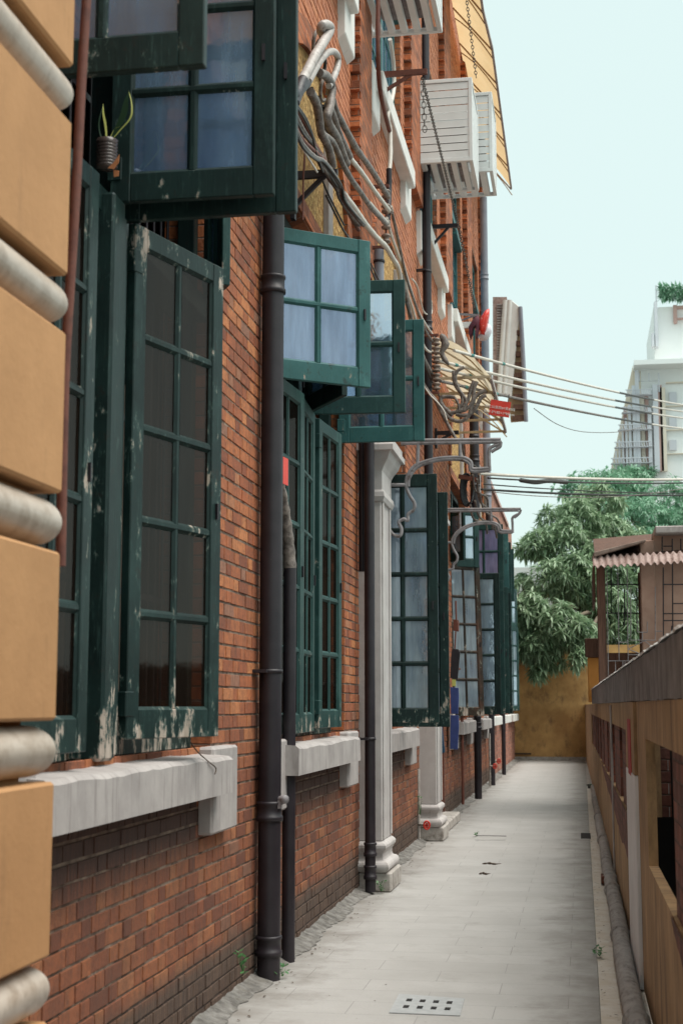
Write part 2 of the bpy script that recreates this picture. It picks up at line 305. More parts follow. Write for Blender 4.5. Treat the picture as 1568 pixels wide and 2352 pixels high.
M['corrugated'] = mottled('faded_corrugated_sheet', (.30, .20, .175), (.44, .33, .30), 9, .7, .3, .003, stain=(.12, .06, .045), stain_sc=(5, 5, 5), st=(.52, .68))
M['roof_old'] = mottled('old_roof_board', (.16, .11, .09), (.24, .18, .15), 7, .85, .4, .004, stain=(.05, .03, .025), stain_sc=(3, 1, 1), st=(.5, .7))
M['tile_wall'] = mottled('pinkish_wall', (.33, .20, .15), (.40, .26, .20), 4, .8, .2, .003)
M['farwhite'] = mottled('white_far_wall', (.80, .82, .81), (.84, .86, .85), .6, .8, .05)
M['fargrey'] = mottled('haze_paled_grey', (.55, .57, .61), (.63, .65, .69), .8, .8, .05)  # these far tones are paled to stand in for distance haze
M['farbrown'] = mottled('far_brown_frame', (.42, .27, .24), (.48, .32, .28), .8, .8, .05)
M['fartan'] = mottled('far_tan_curtain', (.70, .62, .50), (.76, .70, .60), .8, .8, .05)
M['bark'] = mottled('bark', (.10, .075, .055), (.18, .14, .10), 9, .9, .6, .01, sc=(3, 3, .5))
M['leaf'] = leafmat('mango_leaf', (.11, .195, .095), (.42, .55, .36))
M['leaf_pale'] = leafmat('pale_leaf', (.12, .29, .17), (.30, .50, .35))
M['leaf_plant'] = leafmat('striped_plant_leaf', (.015, .04, .018), (.03, .07, .03))
M['leaf_yellow'] = mottled('yellow_leaf_edge', (.42, .44, .10), (.5, .5, .14), 12, .5, .1)
M['leaf_dry'] = mottled('dry_leaf', (.45, .16, .06), (.5, .2, .08), 12, .6, .1)
M['weed'] = leafmat('weed_leaf', (.05, .14, .05), (.10, .25, .09))
M['pot'] = mottled('ribbed_plastic_pot', (.07, .05, .045), (.12, .09, .08), 6, .22, .05)
M['valve'] = mottled('red_valve_wheel', (.60, .04, .02), (.5, .03, .02), 5, .4, .05)
M['dirt'] = mottled('dark_litter', (.05, .03, .02), (.09, .06, .04), 12, .9, .2)
M['soil'] = M['dirt']

# ------------------------------------------------------------------ mesh builder
WP = {}                                   # world places of the objects made so far
def wpos(o): return WP.get(o.name, Vector(o.location))
class MB:
    def __init__(s): s.v = []; s.f = []; s.smooth = []
    def add(s, vs, fs, sm=False):
        o = len(s.v); s.v += [Vector(v) for v in vs]; s.f += [[i + o for i in f] for f in fs]; s.smooth += [sm] * len(fs); return s
    def obox(s, o, ex, ey, ez, lo, hi):
        o = Vector(o); P = [o + ex * x + ey * y + ez * z for x in (lo[0], hi[0]) for y in (lo[1], hi[1]) for z in (lo[2], hi[2])]
        return s.add(P, [(0, 1, 3, 2), (4, 6, 7, 5), (0, 4, 5, 1), (2, 3, 7, 6), (0, 2, 6, 4), (1, 5, 7, 3)])
    def box(s, lo, hi):
        return s.obox((0, 0, 0), Vector((1, 0, 0)), Vector((0, 1, 0)), Vector((0, 0, 1)), lo, hi)
    def bar(s, p, q, w, h=None, up=(0, 0, 1)):
        p = Vector(p); q = Vector(q); h = w if h is None else h
        d = q - p; L = d.length; d.normalize(); up = Vector(up)
        if abs(d.dot(up)) > .98: up = Vector((1, 0, 0))
        a = d.cross(up).normalized(); c = a.cross(d).normalized()
        return s.obox(p, d, a, c, (0, -w / 2, -h / 2), (L, w / 2, h / 2))
    def tube(s, pts, r, seg=10, caps=True, sm=True):
        pts = [Vector(p) for p in pts]; n = len(pts)
        rs = r if isinstance(r, (list, tuple)) else [r] * n
        prev = None; rings = []
        for i, p in enumerate(pts):
            t = (pts[min(i + 1, n - 1)] - pts[max(i - 1, 0)]).normalized()
            if prev is None:
                ref = Vector((0, 0, 1)) if abs(t.z) < .9 else Vector((1, 0, 0))
                a = t.cross(ref).normalized()
            else: a = (prev - t * prev.dot(t)).normalized()
            prev = a; b = t.cross(a)
            rings.append([p + (a * math.cos(2 * math.pi * k / seg) + b * math.sin(2 * math.pi * k / seg)) * rs[i] for k in range(seg)])
        V = [v for r_ in rings for v in r_]; Fc = []
        for i in range(n - 1):
            for k in range(seg):
                k2 = (k + 1) % seg; Fc.append((i * seg + k, i * seg + k2, (i + 1) * seg + k2, (i + 1) * seg + k))
        s.add(V, Fc, sm)
        if caps: s.add(rings[0], [tuple(range(seg))[::-1]]); s.add(rings[-1], [tuple(range(seg))])
        return s
    def lathe(s, base, axis, prof, seg=16, sm=True):
        axis = Vector(axis).normalized(); base = Vector(base)
        ref = Vector((0, 0, 1)) if abs(axis.z) < .9 else Vector((1, 0, 0))
        a = axis.cross(ref).normalized(); b = axis.cross(a)
        V = []; 
        for (r, h) in prof: V += [base + axis * h + (a * math.cos(2 * math.pi * k / seg) + b * math.sin(2 * math.pi * k / seg)) * r for k in range(seg)]
        Fc = []
        for i in range(len(prof) - 1):
            for k in range(seg):
                k2 = (k + 1) % seg; Fc.append((i * seg + k, i * seg + k2, (i + 1) * seg + k2, (i + 1) * seg + k))
        return s.add(V, Fc, sm)
    def prism(s, poly, ext):
        poly = [Vector(p) for p in poly]; ext = Vector(ext); n = len(poly)
        V = poly + [p + ext for p in poly]
        Fc = [tuple(range(n)), tuple(range(2 * n - 1, n - 1, -1))] + [(i, i + n, (i + 1) % n + n, (i + 1) % n) for i in range(n)]
        return s.add(V, Fc)
    def sweep(s, prof, a, b, ea, eb):     # profile (u,v) swept from a to b, u along ea, v along eb
        a = Vector(a); b = Vector(b); n = len(prof)
        V = [a + ea * u + eb * v for u, v in prof] + [b + ea * u + eb * v for u, v in prof]
        return s.add(V, [(i, i + 1, i + 1 + n, i + n) for i in range(n - 1)], True)
    def build(s, name, mat, parent=None, bevel=0, recalc=True, loc=None):
        me = bpy.data.meshes.new(name)
        vs = s.v
        o = bpy.data.objects.new(name, me)
        off = Vector((0, 0, 0))
        if loc is not None: off = Vector(loc)
        me.from_pydata([tuple(v - off) for v in vs], [], s.f)
        me.polygons.foreach_set('use_smooth', s.smooth)
        if recalc:
            bm = bmesh.new(); bm.from_mesh(me); bmesh.ops.recalc_face_normals(bm, faces=bm.faces); bm.to_mesh(me); bm.free()
        me.materials.append(M[mat] if isinstance(mat, str) else mat)
        COL.objects.link(o)
        if parent is not None:
            o.parent = parent; o.location = off - wpos(parent)
        else: o.location = off
        WP[o.name] = off.copy()
        if bevel:
            bv = o.modifiers.new('bevel', 'BEVEL'); bv.width = bevel; bv.segments = 1; bv.limit_method = 'ANGLE'
        return o
def tag(o, label=None, cat=None, group=None, kind=None):
    if label: o['label'] = label
    if cat: o['category'] = cat
    if group: o['group'] = group
    if kind: o['kind'] = kind
    return o
def empty(name, loc, label, cat, group=None):
    o = bpy.data.objects.new(name, None); COL.objects.link(o); o.location = loc; o.empty_display_size = .2
    return tag(o, label, cat, group)
def spline(pts, n=6):
    pts = [Vector(p) for p in pts]; out = []
    P = [pts[0]] + pts + [pts[-1]]
    for i in range(1, len(P) - 2):
        for k in range(n):
            t = k / n; a, b, c, d = P[i - 1], P[i], P[i + 1], P[i + 2]
            out.append(.5 * ((2 * b) + (c - a) * t + (2 * a - 5 * b + 4 * c - d) * t * t + (3 * b - a - 3 * c + d) * t ** 3))
    out.append(pts[-1]); return out
EX, EY, EZ = Vector((1, 0, 0)), Vector((0, 1, 0)), Vector((0, 0, 1))
WX = -1.82                               # face of the brick building

# ------------------------------------------------------------------ ground
g = MB(); g.add([(-60, -20, -.03), (60, -20, -.03), (60, 200, -.03), (-60, 200, -.03)], [(0, 1, 2, 3)])
tag(g.build('ground', 'kerb'), 'bare grey ground around the alley', None, None, 'structure')
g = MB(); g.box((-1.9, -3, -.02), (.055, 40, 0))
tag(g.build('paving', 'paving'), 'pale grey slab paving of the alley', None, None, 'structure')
# sandy gutter strip, slightly lower, with an uneven surface
def ystrip(x0, x1, y0, y1, z, amp, dy, nx=3, prof=None):
    m = MB(); V = []; ny = int((y1 - y0) / dy)
    for j in range(ny + 1):
        for i in range(nx + 1):
            u = i / nx; zz = (prof(u) if prof else z) + random.uniform(-amp, amp)
            V.append((x0 + (x1 - x0) * u + (random.uniform(-.012, .012) if 0 < i < nx else 0), y0 + (y1 - y0) * j / ny, zz))
    return m.add(V, [(j * (nx + 1) + i, j * (nx + 1) + i + 1, (j + 1) * (nx + 1) + i + 1, (j + 1) * (nx + 1) + i) for j in range(ny) for i in range(nx)], True)
tag(ystrip(.058, .42, 2, 27.8, -.012, .006, .12).build('gutter', 'gutter'), 'pale sandy gutter strip beside the paving', None, None, 'structure')
tag(ystrip(.058, .42, 28.2, 40, -.006, .003, .4).build('gutter', 'plinth'), 'weedy concrete strip at the far end', None, None, 'structure')
m = MB()
rk = random.Random(3); ys = [3.5 + k * .07 for k in range(522)]
V = []
for y in ys:
    w = .11 + .02 * math.sin(y * 5) + rk.uniform(-.018, .018); h = .035 + rk.uniform(-.010, .008)
    V += [(WX - .02, y, h + .02), (WX + w * .4, y, h * .8), (WX + w, y, .004)]
m.add(V, [(3 * j + i, 3 * j + i + 1, 3 * j + 4 + i, 3 * j + 3 + i) for j in range(len(ys) - 1) for i in range(2)], True)
tag(m.build('kerb', 'kerb'), 'rough mortar fillet along the foot of the brick wall', None, None, 'structure')

# ------------------------------------------------------------------ brick building
BB = empty('brick_building', (WX, 16, 0), 'long red brick building with open green casement windows on the left of the alley', 'building')
PITCH = 4.05
bays = [4.25 + PITCH * k for k in range(9)]
Y_END = 28.4
Y_ENDX = Y_END
openings = []
for k, y0 in enumerate(bays):
    if k == 3: continue
    if y0 + 2.7 < 40: openings.append((y0, y0 + 2.7, 1.27, 4.82, k))
ups = []
for k, y0 in enumerate(bays[:6]):
    y0b = y0 - (.0 if k < 3 else .0)
    ups.append((y0b + .25, y0b + 2.45, 7.36, 9.9, 'u%d' % k))
door = (17.0, 18.9, .12, 3.3, 'door')
allop = openings + ups + [door]
def wallgrid(m, x, y0, y1, z0, z1, ops):
    ys = sorted({y0, y1} | {v for o in ops for v in o[:2] if y0 < v < y1}); zs = sorted({z0, z1} | {v for o in ops for v in o[2:4] if z0 < v < z1})
    for a, b in zip(ys, ys[1:]):
        for c, d in zip(zs, zs[1:]):
            my, mz = (a + b) / 2, (c + d) / 2
            if any(o[0] < my < o[1] and o[2] < mz < o[3] for o in ops): continue
            m.add([(x, a, c), (x, b, c), (x, b, d), (x, a, d)], [(0, 1, 2, 3)])
tall = [o for o in allop if o[1] <= Y_END]; low = [o for o in openings if o[0] > Y_END]
m = MB(); wallgrid(m, WX, 2.0, Y_END, 0, 12.9, tall)
m.add([(WX, Y_END, 0), (-6, Y_END, 0), (-6, Y_END, 12.9), (WX, Y_END, 12.9)], [(0, 1, 2, 3)])
m.add([(WX, 2, 12.9), (WX, Y_END, 12.9), (-6, Y_END, 12.9), (-6, 2, 12.9)], [(0, 1, 2, 3)])
m.add([(WX, 2, 0), (WX, 2, 12.9), (-6, 2, 12.9), (-6, 2, 0)], [(0, 1, 2, 3)])
m.add([(-6, 2, 0), (-6, Y_END, 0), (-6, Y_END, 12.9), (-6, 2, 12.9)], [(0, 1, 2, 3)])
m.build('wall', 'mortar', BB)
# every brick of the face laid one by one in Flemish bond
def inside(y, z, ops, q=0): return any(o[0] - q < y < o[1] + q and o[2] - q < z < o[3] + q for o in ops)
arches = [(bays[k] + 1.35) for k in (0, 1, 2, 4, 5)]
rb = random.Random(12); face = MB(); aprons = {}; RH = .0725
VF, FF = [], []; AV = {o[4]: ([], []) for o in tall}
ny = 0; z = .004
while z < 12.85:
    y = 3.45 - (.158 if ny % 2 else 0); k = 0; zz = z + rb.uniform(-.0015, .0015); ny += 1
    while y < Y_END:
        w_ = .208 if k % 2 == 0 else .100; k += 1
        a, b = y, y + w_; y = b + .0075; c, d = zz, zz + RH - .0095
        mz = (c + d) / 2; a0, b0 = a, b
        skip = False
        for o in tall:
            if o[2] < mz < o[3]:
                if a0 >= o[0] and b0 <= o[1]: skip = True; break
                if a0 < o[0] < b0: b0 = o[0] - .001
                elif a0 < o[1] < b0: a0 = o[1] + .001
        if skip or b0 - a0 < .02: continue
        if 4.83 < mz < 6.25 and any(abs((a0 + b0) / 2 - yc) < 1.62 and ((a0 + b0) / 2 - yc) ** 2 / 1.62 ** 2 + max(0, mz - 4.95) ** 2 / 1.35 ** 2 < 1 for yc in arches): continue
        V_, F_ = VF, FF
        for o in openings:
            if o[4] in AV and .36 < mz < 1.10 and o[0] + .2 < (a0 + b0) / 2 < o[1] - .22: V_, F_ = AV[o[4]]
        dx = rb.uniform(.003, .0085); t1, t2, t3, t4 = [rb.uniform(-.0016, .0016) for _ in range(4)]; i0 = len(V_)
        V_ += [(WX - .002, a0, c), (WX - .002, b0, c), (WX - .002, b0, d), (WX - .002, a0, d), (WX + dx, a0 + .003, c + .003 + t1), (WX + dx, b0 - .003, c + .003 + t2), (WX + dx, b0 - .003, d - .003 + t3), (WX + dx, a0 + .003, d - .003 + t4)]
        F_ += [(i0 + 4, i0 + 5, i0 + 6, i0 + 7), (i0, i0 + 1, i0 + 5, i0 + 4), (i0 + 1, i0 + 2, i0 + 6, i0 + 5), (i0 + 2, i0 + 3, i0 + 7, i0 + 6), (i0 + 3, i0, i0 + 4, i0 + 7)]
    z += RH
def rawmesh(V_, F_, name, mat):
    m = MB(); m.v = [Vector(v) for v in V_]; m.f = F_; m.smooth = [False] * len(F_); return m.build(name, mat, BB, recalc=False)
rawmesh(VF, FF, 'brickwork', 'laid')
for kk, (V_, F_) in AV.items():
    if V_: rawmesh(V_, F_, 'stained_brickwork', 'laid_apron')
for a, b, c, d, k in tall:
    m = MB(); x1 = WX - .28
    m.add([(WX, a, c), (x1, a, c), (x1, a, d), (WX, a, d)], [(0, 1, 2, 3)]); m.add([(WX, b, c), (x1, b, c), (x1, b, d), (WX, b, d)], [(0, 1, 2, 3)])
    m.add([(WX, a, c), (x1, a, c), (x1, b, c), (WX, b, c)], [(0, 1, 2, 3)]); m.add([(WX, a, d), (x1, a, d), (x1, b, d), (WX, b, d)], [(0, 1, 2, 3)])
    m.build('window_reveal', 'brick_jamb', BB)
m = MB(); m.box((-3.4, 2.4, .05), (-3.3, Y_END - .2, 12.5))
for z in (0.3, 6.4): m.box((-3.3, 2.4, z), (WX - .3, Y_END - .2, z + .08))
for y in (8.0, 12.0, 16.4, 20.2, 24.3): m.box((-3.3, y - .3, .4), (WX - .3, y - .2, 6.3))
m.build('inner_wall', 'interior', BB)

def stain_apron(y0, y1):
    m = MB(); m.box((WX - .01, y0, .36), (WX + .0035, y1, 1.10)); return m
for a, b, c, d, k in openings:
    if a < Y_END: m = MB(); m.box((WX - .30, a + .001, 1.25), (WX - .004, b - .001, 1.288)); m.build('window_ledge', 'dirty_ledge', BB)
    # -------- stone sill with its two brackets
    if a > Y_END: continue
    m = MB(); sx = WX + .155
    rr = random.Random(int(a * 10)); n = 26; V = []; dz = e = 0
    for i in range(n + 1):
        y = a + .12 + (b - a - .28) * i / n; dz = .7 * dz + rr.uniform(-.005, .005); e = rr.uniform(-.003, .003)
        V += [(WX - .25, y, 1.262 + .03), (sx - .02, y, 1.262 + dz), (sx + e, y, 1.245 + dz), (sx, y, 1.085), (WX, y, 1.085)]
    m.add(V, [(5 * i + j, 5 * i + j + 1, 5 * i + j + 6, 5 * i + j + 5) for i in range(n) for j in range(4)] + [(0, 1, 2, 3, 4), (5 * n + 4, 5 * n + 3, 5 * n + 2, 5 * n + 1, 5 * n)])
    so = m.build('window_sill', 'stone', BB)
    for yy in (a - .29, b - .23):
        m = MB(); m.box((WX - .005, yy, .885), (WX + .075, yy + .50, 1.30)); m.build('sill_bracket', 'stone', BB, bevel=.012)

# -------- casements
def casement(win, Yh, th, L, z0, z1, cols, rows, mat, glass='glass', X0=WX - .03, side=1, lean=0, stile=.085, top=.085, bot=.12, mun=.024):
    th = R(th); e = Vector((math.sin(th), math.cos(th), 0)); nn = Vector((math.cos(th), -math.sin(th), 0))
    up = (EZ + e * lean).normalized(); o = Vector((X0, Yh, z0)); Hh = z1 - z0; T = .042
    m = MB()
    m.obox(o, e, nn, up, (0, -T / 2, 0), (stile, T / 2, Hh)); m.obox(o, e, nn, up, (L - stile, -T / 2, 0), (L, T / 2, Hh))
    m.obox(o, e, nn, up, (stile, -T / 2 + .002, 0), (L - stile, T / 2 - .002, bot)); m.obox(o, e, nn, up, (stile, -T / 2 + .002, Hh - top), (L - stile, T / 2 - .002, Hh))
    w = (L - 2 * stile); hgt = Hh - top - bot
    for i in range(1, cols):
        x = stile + w * i / cols; m.obox(o, e, nn, up, (x - mun / 2, -T / 2 + .006, bot), (x + mun / 2, T / 2 - .006, Hh - top))
    for j in range(1, rows):
        z = bot + hgt * j / rows; m.obox(o, e, nn, up, (stile, -T / 2 + .004, z - mun / 2), (L - stile, T / 2 - .004, z + mun / 2))
    # bevelled glazing beads
    for i in range(cols):
        for j in range(rows):
            xa = stile + w * i / cols + (mun / 2 if i else 0); xb = stile + w * (i + 1) / cols - (mun / 2 if i < cols - 1 else 0)
            za = bot + hgt * j / rows + (mun / 2 if j else 0); zb = bot + hgt * (j + 1) / rows - (mun / 2 if j < rows - 1 else 0)
            for s in (-1, 1):
                q = .010
                def P(x, y, z): return o + e * x + nn * y + up * z
                t0, t1 = s * (T / 2 - .007), s * .004
                m.add([P(xa, t0, za), P(xb, t0, za), P(xb - q, t1, za + q), P(xa + q, t1, za + q)], [(0, 1, 2, 3)])
                m.add([P(xa, t0, zb), P(xb, t0, zb), P(xb - q, t1, zb - q), P(xa + q, t1, zb - q)], [(0, 1, 2, 3)])
                m.add([P(xa, t0, za), P(xa, t0, zb), P(xa + q, t1, zb - q), P(xa + q, t1, za + q)], [(0, 1, 2, 3)])
                m.add([P(xb, t0, za), P(xb, t0, zb), P(xb - q, t1, zb - q), P(xb - q, t1, za + q)], [(0, 1, 2, 3)])
    # hinge leaves and corner irons on the stiles
    for zz in (.14, Hh - .16):
        m.obox(o, e, nn, up, (-.012, -T / 2 - .004, zz - .05), (.05, T / 2 + .004, zz + .05))
    c = m.build('casement', mat, win, bevel=.004, recalc=False)
    gm = MB(); gm.obox(o, e, nn, up, (stile - .002, -.0025, bot - .002), (L - stile + .002, .0025, Hh - top + .002))
    gm.build('glass', glass, win)
    # stay / handle
    m = MB(); m.obox(o, e, nn, up, (L - .050, T / 2, Hh * .45), (L - .038, T / 2 + .012, Hh * .45 + .07)); m.build('handle', 'iron_dark', win)
    return c

def window_frame(a, b, z0, z1, tr, mat='green', x=WX - .10, mid=None, bars=True):
    m = MB(); t = .075; d = .09
    m.box((x - d, a, z0), (x, a + t, z1)); m.box((x - d, b - t, z0), (x, b, z1))
    m.box((x - d, a + t, z1 - t), (x, b - t, z1)); m.box((x - d, a + t, z0), (x, b - t, z0 + t))
    mid = (a + b) / 2 if mid is None else mid
    m.box((x - d, mid - .06, z0 + t), (x + .012, mid + .06, z1 - t))
    if tr: m.box((x - d - .002, a + t, tr - .06), (x + .09, mid - .06, tr + .05)); m.box((x - d - .002, mid + .06, tr - .06), (x + .09, b - t, tr + .05))
    return m.build('window', mat, BB, bevel=.005)
wins = {}
for a, b, c, d, k in openings:
    if a > Y_END: continue
    w = window_frame(a, b, c + .02, d - .01, 3.50, 'green', mid=(a + 1.35 if k != 2 else a + 1.05)); wins[k] = w
    m = MB()
    for i in range(int((b - a) / .12)): m.tube([(WX - .235, a + .08 + .12 * i, c + .1), (WX - .235, a + .08 + .12 * i, d - .05)], .008, 6)
    for z in (2.0, 2.8, 4.1): m.box((WX - .24, a + .05, z), (WX - .23, b - .05, z + .03))
    m.build('window_bars', 'iron_dark', w)
    m = MB(); n = 60; V = []
    for i in range(n + 1):
        y = a + (b - a) * i / n; V += [(WX - .42 + .03 * math.sin(i * 1.7), y, c), (WX - .42 + .03 * math.sin(i * 1.7 + .4), y, 3.1)]
    m.add(V, [(2 * i, 2 * i + 2, 2 * i + 3, 2 * i + 1) for i in range(n)], True); m.build('curtain', 'curtain', w)

ZL0, ZL1, ZU0, ZU1 = 1.365, 3.50, 3.50, 4.76
w = wins[0]
# heavy jagged centre post standing proud of bay one
m = MB(); m.box((WX - .10, 5.19, 1.29), (WX + .045, 5.33, 3.52)); m.box((WX - .09, 5.335, 1.30), (WX + .03, 5.40, 3.48)); m.box((WX - .09, 5.41, 1.30), (WX + .015, 5.46, 3.44))
m.build('centre_post', 'green_worn', w, bevel=.012)
casement(w, 4.30, 3, .63, ZL0 - .03, 3.49, 2, 5, 'green_worn', 'glass_dark', X0=WX + .02)
casement(w, 5.49, 17, .70, ZL0, 3.49, 2, 5, 'green_worn', 'glass_dark', X0=WX + .02)
casement(w, 4.22, 90, .70, 3.54, 4.76, 2, 3, 'green_worn', 'glass_near')
casement(w, 5.36, 89, .68, 3.53, 4.78, 2, 3, 'green', 'glass_near')
casement(w, 5.50, 90, .745, ZU0, 4.76, 2, 3, 'green', 'glass_clear')
casement(w, 6.88, 150, .36, ZU0 + .04, 4.76, 2, 3, 'green_mid', 'glass_blue')
w = wins[1]
casement(w, 8.30, 5, .66, ZL0 - .04, 3.52, 2, 5, 'green_mid', 'glass_dark', X0=WX + .0)
casement(w, 9.00, -3, .60, ZL0 - .04, 3.52, 2, 5, 'green_mid', 'glass_dark', X0=WX + .04)
casement(w, 9.66, 5, .62, ZL0 - .02, 3.50, 2, 5, 'green_mid', 'glass_dark', X0=WX + .03)
casement(w, 8.22, 54, .72, 3.47, ZU1 - .34, 2, 2, 'green_light', 'glass_grey')
casement(w, 9.60, 147, .66, ZU0 + .02, ZU1 - .25, 2, 2, 'green', 'glass_blue')
casement(w, 9.77, 86, .67, 3.55, 4.52, 2, 2, 'green_mid', 'glass_clear')
casement(w, 10.95, 89, .68, 3.56, 4.54, 2, 2, 'green_light', 'glass_clear')
w = wins[2]
casement(w, 12.50, 88, .62, 1.35, 3.55, 2, 5, 'green', 'glass_pale', top=.11)
casement(w, 13.42, 88, .63, 1.30, 3.52, 2, 5, 'green', 'glass_pale')
casement(w, 14.95, 60, .40, 1.33, 3.50, 2, 5, 'green', 'glass_pale')
w = wins[4]
casement(w, 20.50, 48, .60, 1.35, 3.55, 2, 5, 'wood_bare', 'glass_pale', lean=-.025)
casement(w, 21.95, 88, .64, 1.36, 3.52, 2, 5, 'green', 'glass_pale')
casement(w, 20.45, 140, .40, 3.55, 4.30, 1, 2, 'green_mid', 'glass_pale')
casement(w, 20.52, 55, .50, 3.50, 4.35, 2, 2, 'green_mid', 'glass_pale')
casement(w, 23.20, 89, .64, 1.36, 3.52, 2, 5, 'green_mid', 'glass_pale')
casement(w, 24.2 - .9, 89, .64, 3.52, 4.45, 2, 2, 'green_mid', 'glass_violet')
w = wins[5]
casement(w, 24.60, 88, .64, 1.36, 3.52, 2, 5, 'green_mid', 'glass_pale')
casement(w, 25.9, 89, .63, 1.36, 3.52, 2, 5, 'green', 'glass_pale')
casement(w, 24.62, 89, .66, 3.50, 4.45, 2, 2, 'green_light', 'glass_violet')
casement(w, 25.95, 89, .64, 3.50, 4.45, 2, 2, 'green_mid', 'glass_violet')
casement(w, 27.1, 89, .64, 3.45, 4.45, 2, 2, 'green_mid', 'glass_pale')

# -------- upper floor: windows, stone sills with brackets
for a, b, c, d, k in ups:
    w = window_frame(a, b, c + .01, d, 9.0, 'green_light', x=WX - .06)
    m = MB()
    for i in range(1, 8): m.box((WX - .11, a + (b - a) * i / 8 - .012, c + .08), (WX - .09, a + (b - a) * i / 8 + .012, d - .08))
    for z in (8.0, 8.55, 9.4): m.box((WX - .112, a + .08, z), (WX - .088, b - .08, z + .025))
    m.build('muntins', 'green_light', w)
    m = MB(); m.box((WX - .108, a + .07, c + .07), (WX - .102, b - .07, d - .07)); m.build('glass', 'glass_blue', w)
    m = MB(); m.box((WX - .2, a - .18, 7.14), (WX + .14, b + .18, 7.34)); m.build('window_sill', 'stone_white', BB, bevel=.01)
    for yy in (a - .40, b - .08):
        m = MB(); m.prism([(WX - .005, yy, 7.35), (WX + .07, yy, 7.35), (WX + .07, yy, 6.86), (WX - .005, yy, 6.80)], (0, .48, 0)); m.build('sill_bracket', 'stone_white', BB, bevel=.008)
# pilasters of toothed brick between the upper windows
for y0, y1 in ((7.35, 7.95), (11.35, 12.0), (15.15, 16.25), (19.3, 20.3), (23.3, 24.3), (27.3, Y_END - .01)):
    m = MB(); m.box((WX - .005, y0, 7.37 if y0 > 15 else 5.2), (WX + .09, y1, 12.85))
    z = 5.2 if y0 < 15 else 7.4
    while z < 12.7:
        m.box((WX - .004, y0 - .055, z), (WX + .088, y0 + .001, z + .08)); z += .162
    m.build('brick_pier', 'brick_jamb', BB)
# -------- arched panels of rough yellow plaster over the ground-floor windows
for k in (0, 1, 2, 4, 5):
    yc = bays[k] + 1.35; hw = 1.42; zs = 4.95; rise = 1.15; n = 22
    pts = [(yc + hw * math.cos(math.pi * i / n), zs + rise * math.sin(math.pi * i / n)) for i in range(n + 1)]
    m = MB(); m.prism([(WX - .004, y, z) for y, z in pts], (.010, 0, 0)); m.build('arch_panel', 'yellow_rough', BB)
    m = MB()
    for i in range(n):
        a0, a1 = math.pi * i / n, math.pi * (i + 1) / n
        q = [(yc + (hw + w_) * math.cos(t_), zs + (rise + w_) * math.sin(t_)) for t_, w_ in ((a0, 0), (a0, .2), (a1, .2), (a1, 0))]
        m.prism([(WX - .006, y, z) for y, z in q], (.045, 0, 0))
    m.build('brick_arch', 'brick_jamb', BB)
    m = MB(); m.box((WX + .004, yc + .38, 4.95), (WX + .05, yc + .56, 5.95)); m.build('plaster_strip', 'stone', BB, bevel=.006)
    m = MB(); m.box((WX - .004, yc - 1.5, 4.825), (WX + .02, yc + 1.5, 4.945)); m.build('lintel', 'brick_jamb', BB)

# -------- plaster pilasters with moulded base and capital
def pilaster(y0, y1, xf, ztop, name='pilaster', cap=True):
    m = MB(); m.box((WX - .005, y0, .40), (xf, y1, ztop)); p = m.build(name, 'pillar', BB, bevel=.008)
    xm = xf + .0
    m = MB(); m.box((xf + .001, y0 + .03, .42), (xf + .014, y0 + .09, ztop - .3)); m.box((xf + .001, y1 - .09, .42), (xf + .014, y1 - .03, ztop - .3)); m.build('fluting', 'pillar', p, bevel=.005)
    m = MB(); m.box((WX, y0 - .03, 0), (xf + .075, y1 + .06, .155)); b0 = m.build('plinth_block', 'plinth', BB, bevel=.012)
    def moulding(zs_outs, nm, mt):
        m = MB()
        V = []; 
        for z, o_ in zs_outs: V += [(WX, y0 - o_, z), (xf + o_, y0 - o_, z), (xf + o_, y1 + o_, z), (WX, y1 + o_, z)]
        n = len(zs_outs)
        m.add(V, [(4 * i + j, 4 * i + j + 1, 4 * i + j + 5, 4 * i + j + 4) for i in range(n - 1) for j in range(3)] + [(0, 1, 2, 3), tuple(4 * (n - 1) + q for q in (0, 1, 2, 3))])
        return m.build(nm, mt, BB, bevel=.003)
    tor = [(.155, .0)] + [(.155 + .045 * (1 - math.cos(t * math.pi / 8)), .02 + .04 * math.sin(t * math.pi / 8)) for t in range(9)]
    sc = [(.25, .012), (.27, .006), (.30, .006), (.325, .02), (.345, .034), (.37, .034), (.385, .022), (.40, .0)]
    moulding(tor + sc, 'base_moulding', 'pillar')
    if cap:
        moulding([(ztop - .42, .0), (ztop - .42, .02), (ztop - .38, .035), (ztop - .34, .03), (ztop - .32, .012), (ztop - .16, .012), (ztop - .12, .03), (ztop - .06, .07), (ztop, .09), (ztop, .12), (ztop + .05, .12), (ztop + .07, .10), (ztop + .12, .10)], 'capital', 'pillar')
pilaster(11.74, 12.30, -1.625, 3.62)
pilaster(16.15, 16.70, -1.62, 3.62)
# raked stone gable over the doorway side, seen above pilaster one
m = MB(); m.prism([(WX + .0, 12.5, 4.1), (WX + .1, 12.5, 4.1), (WX + .1, 12.62, 4.1), (WX, 12.62, 4.1)], (0, .55, .95)); m.build('raking_moulding', 'stone', BB, bevel=.006)
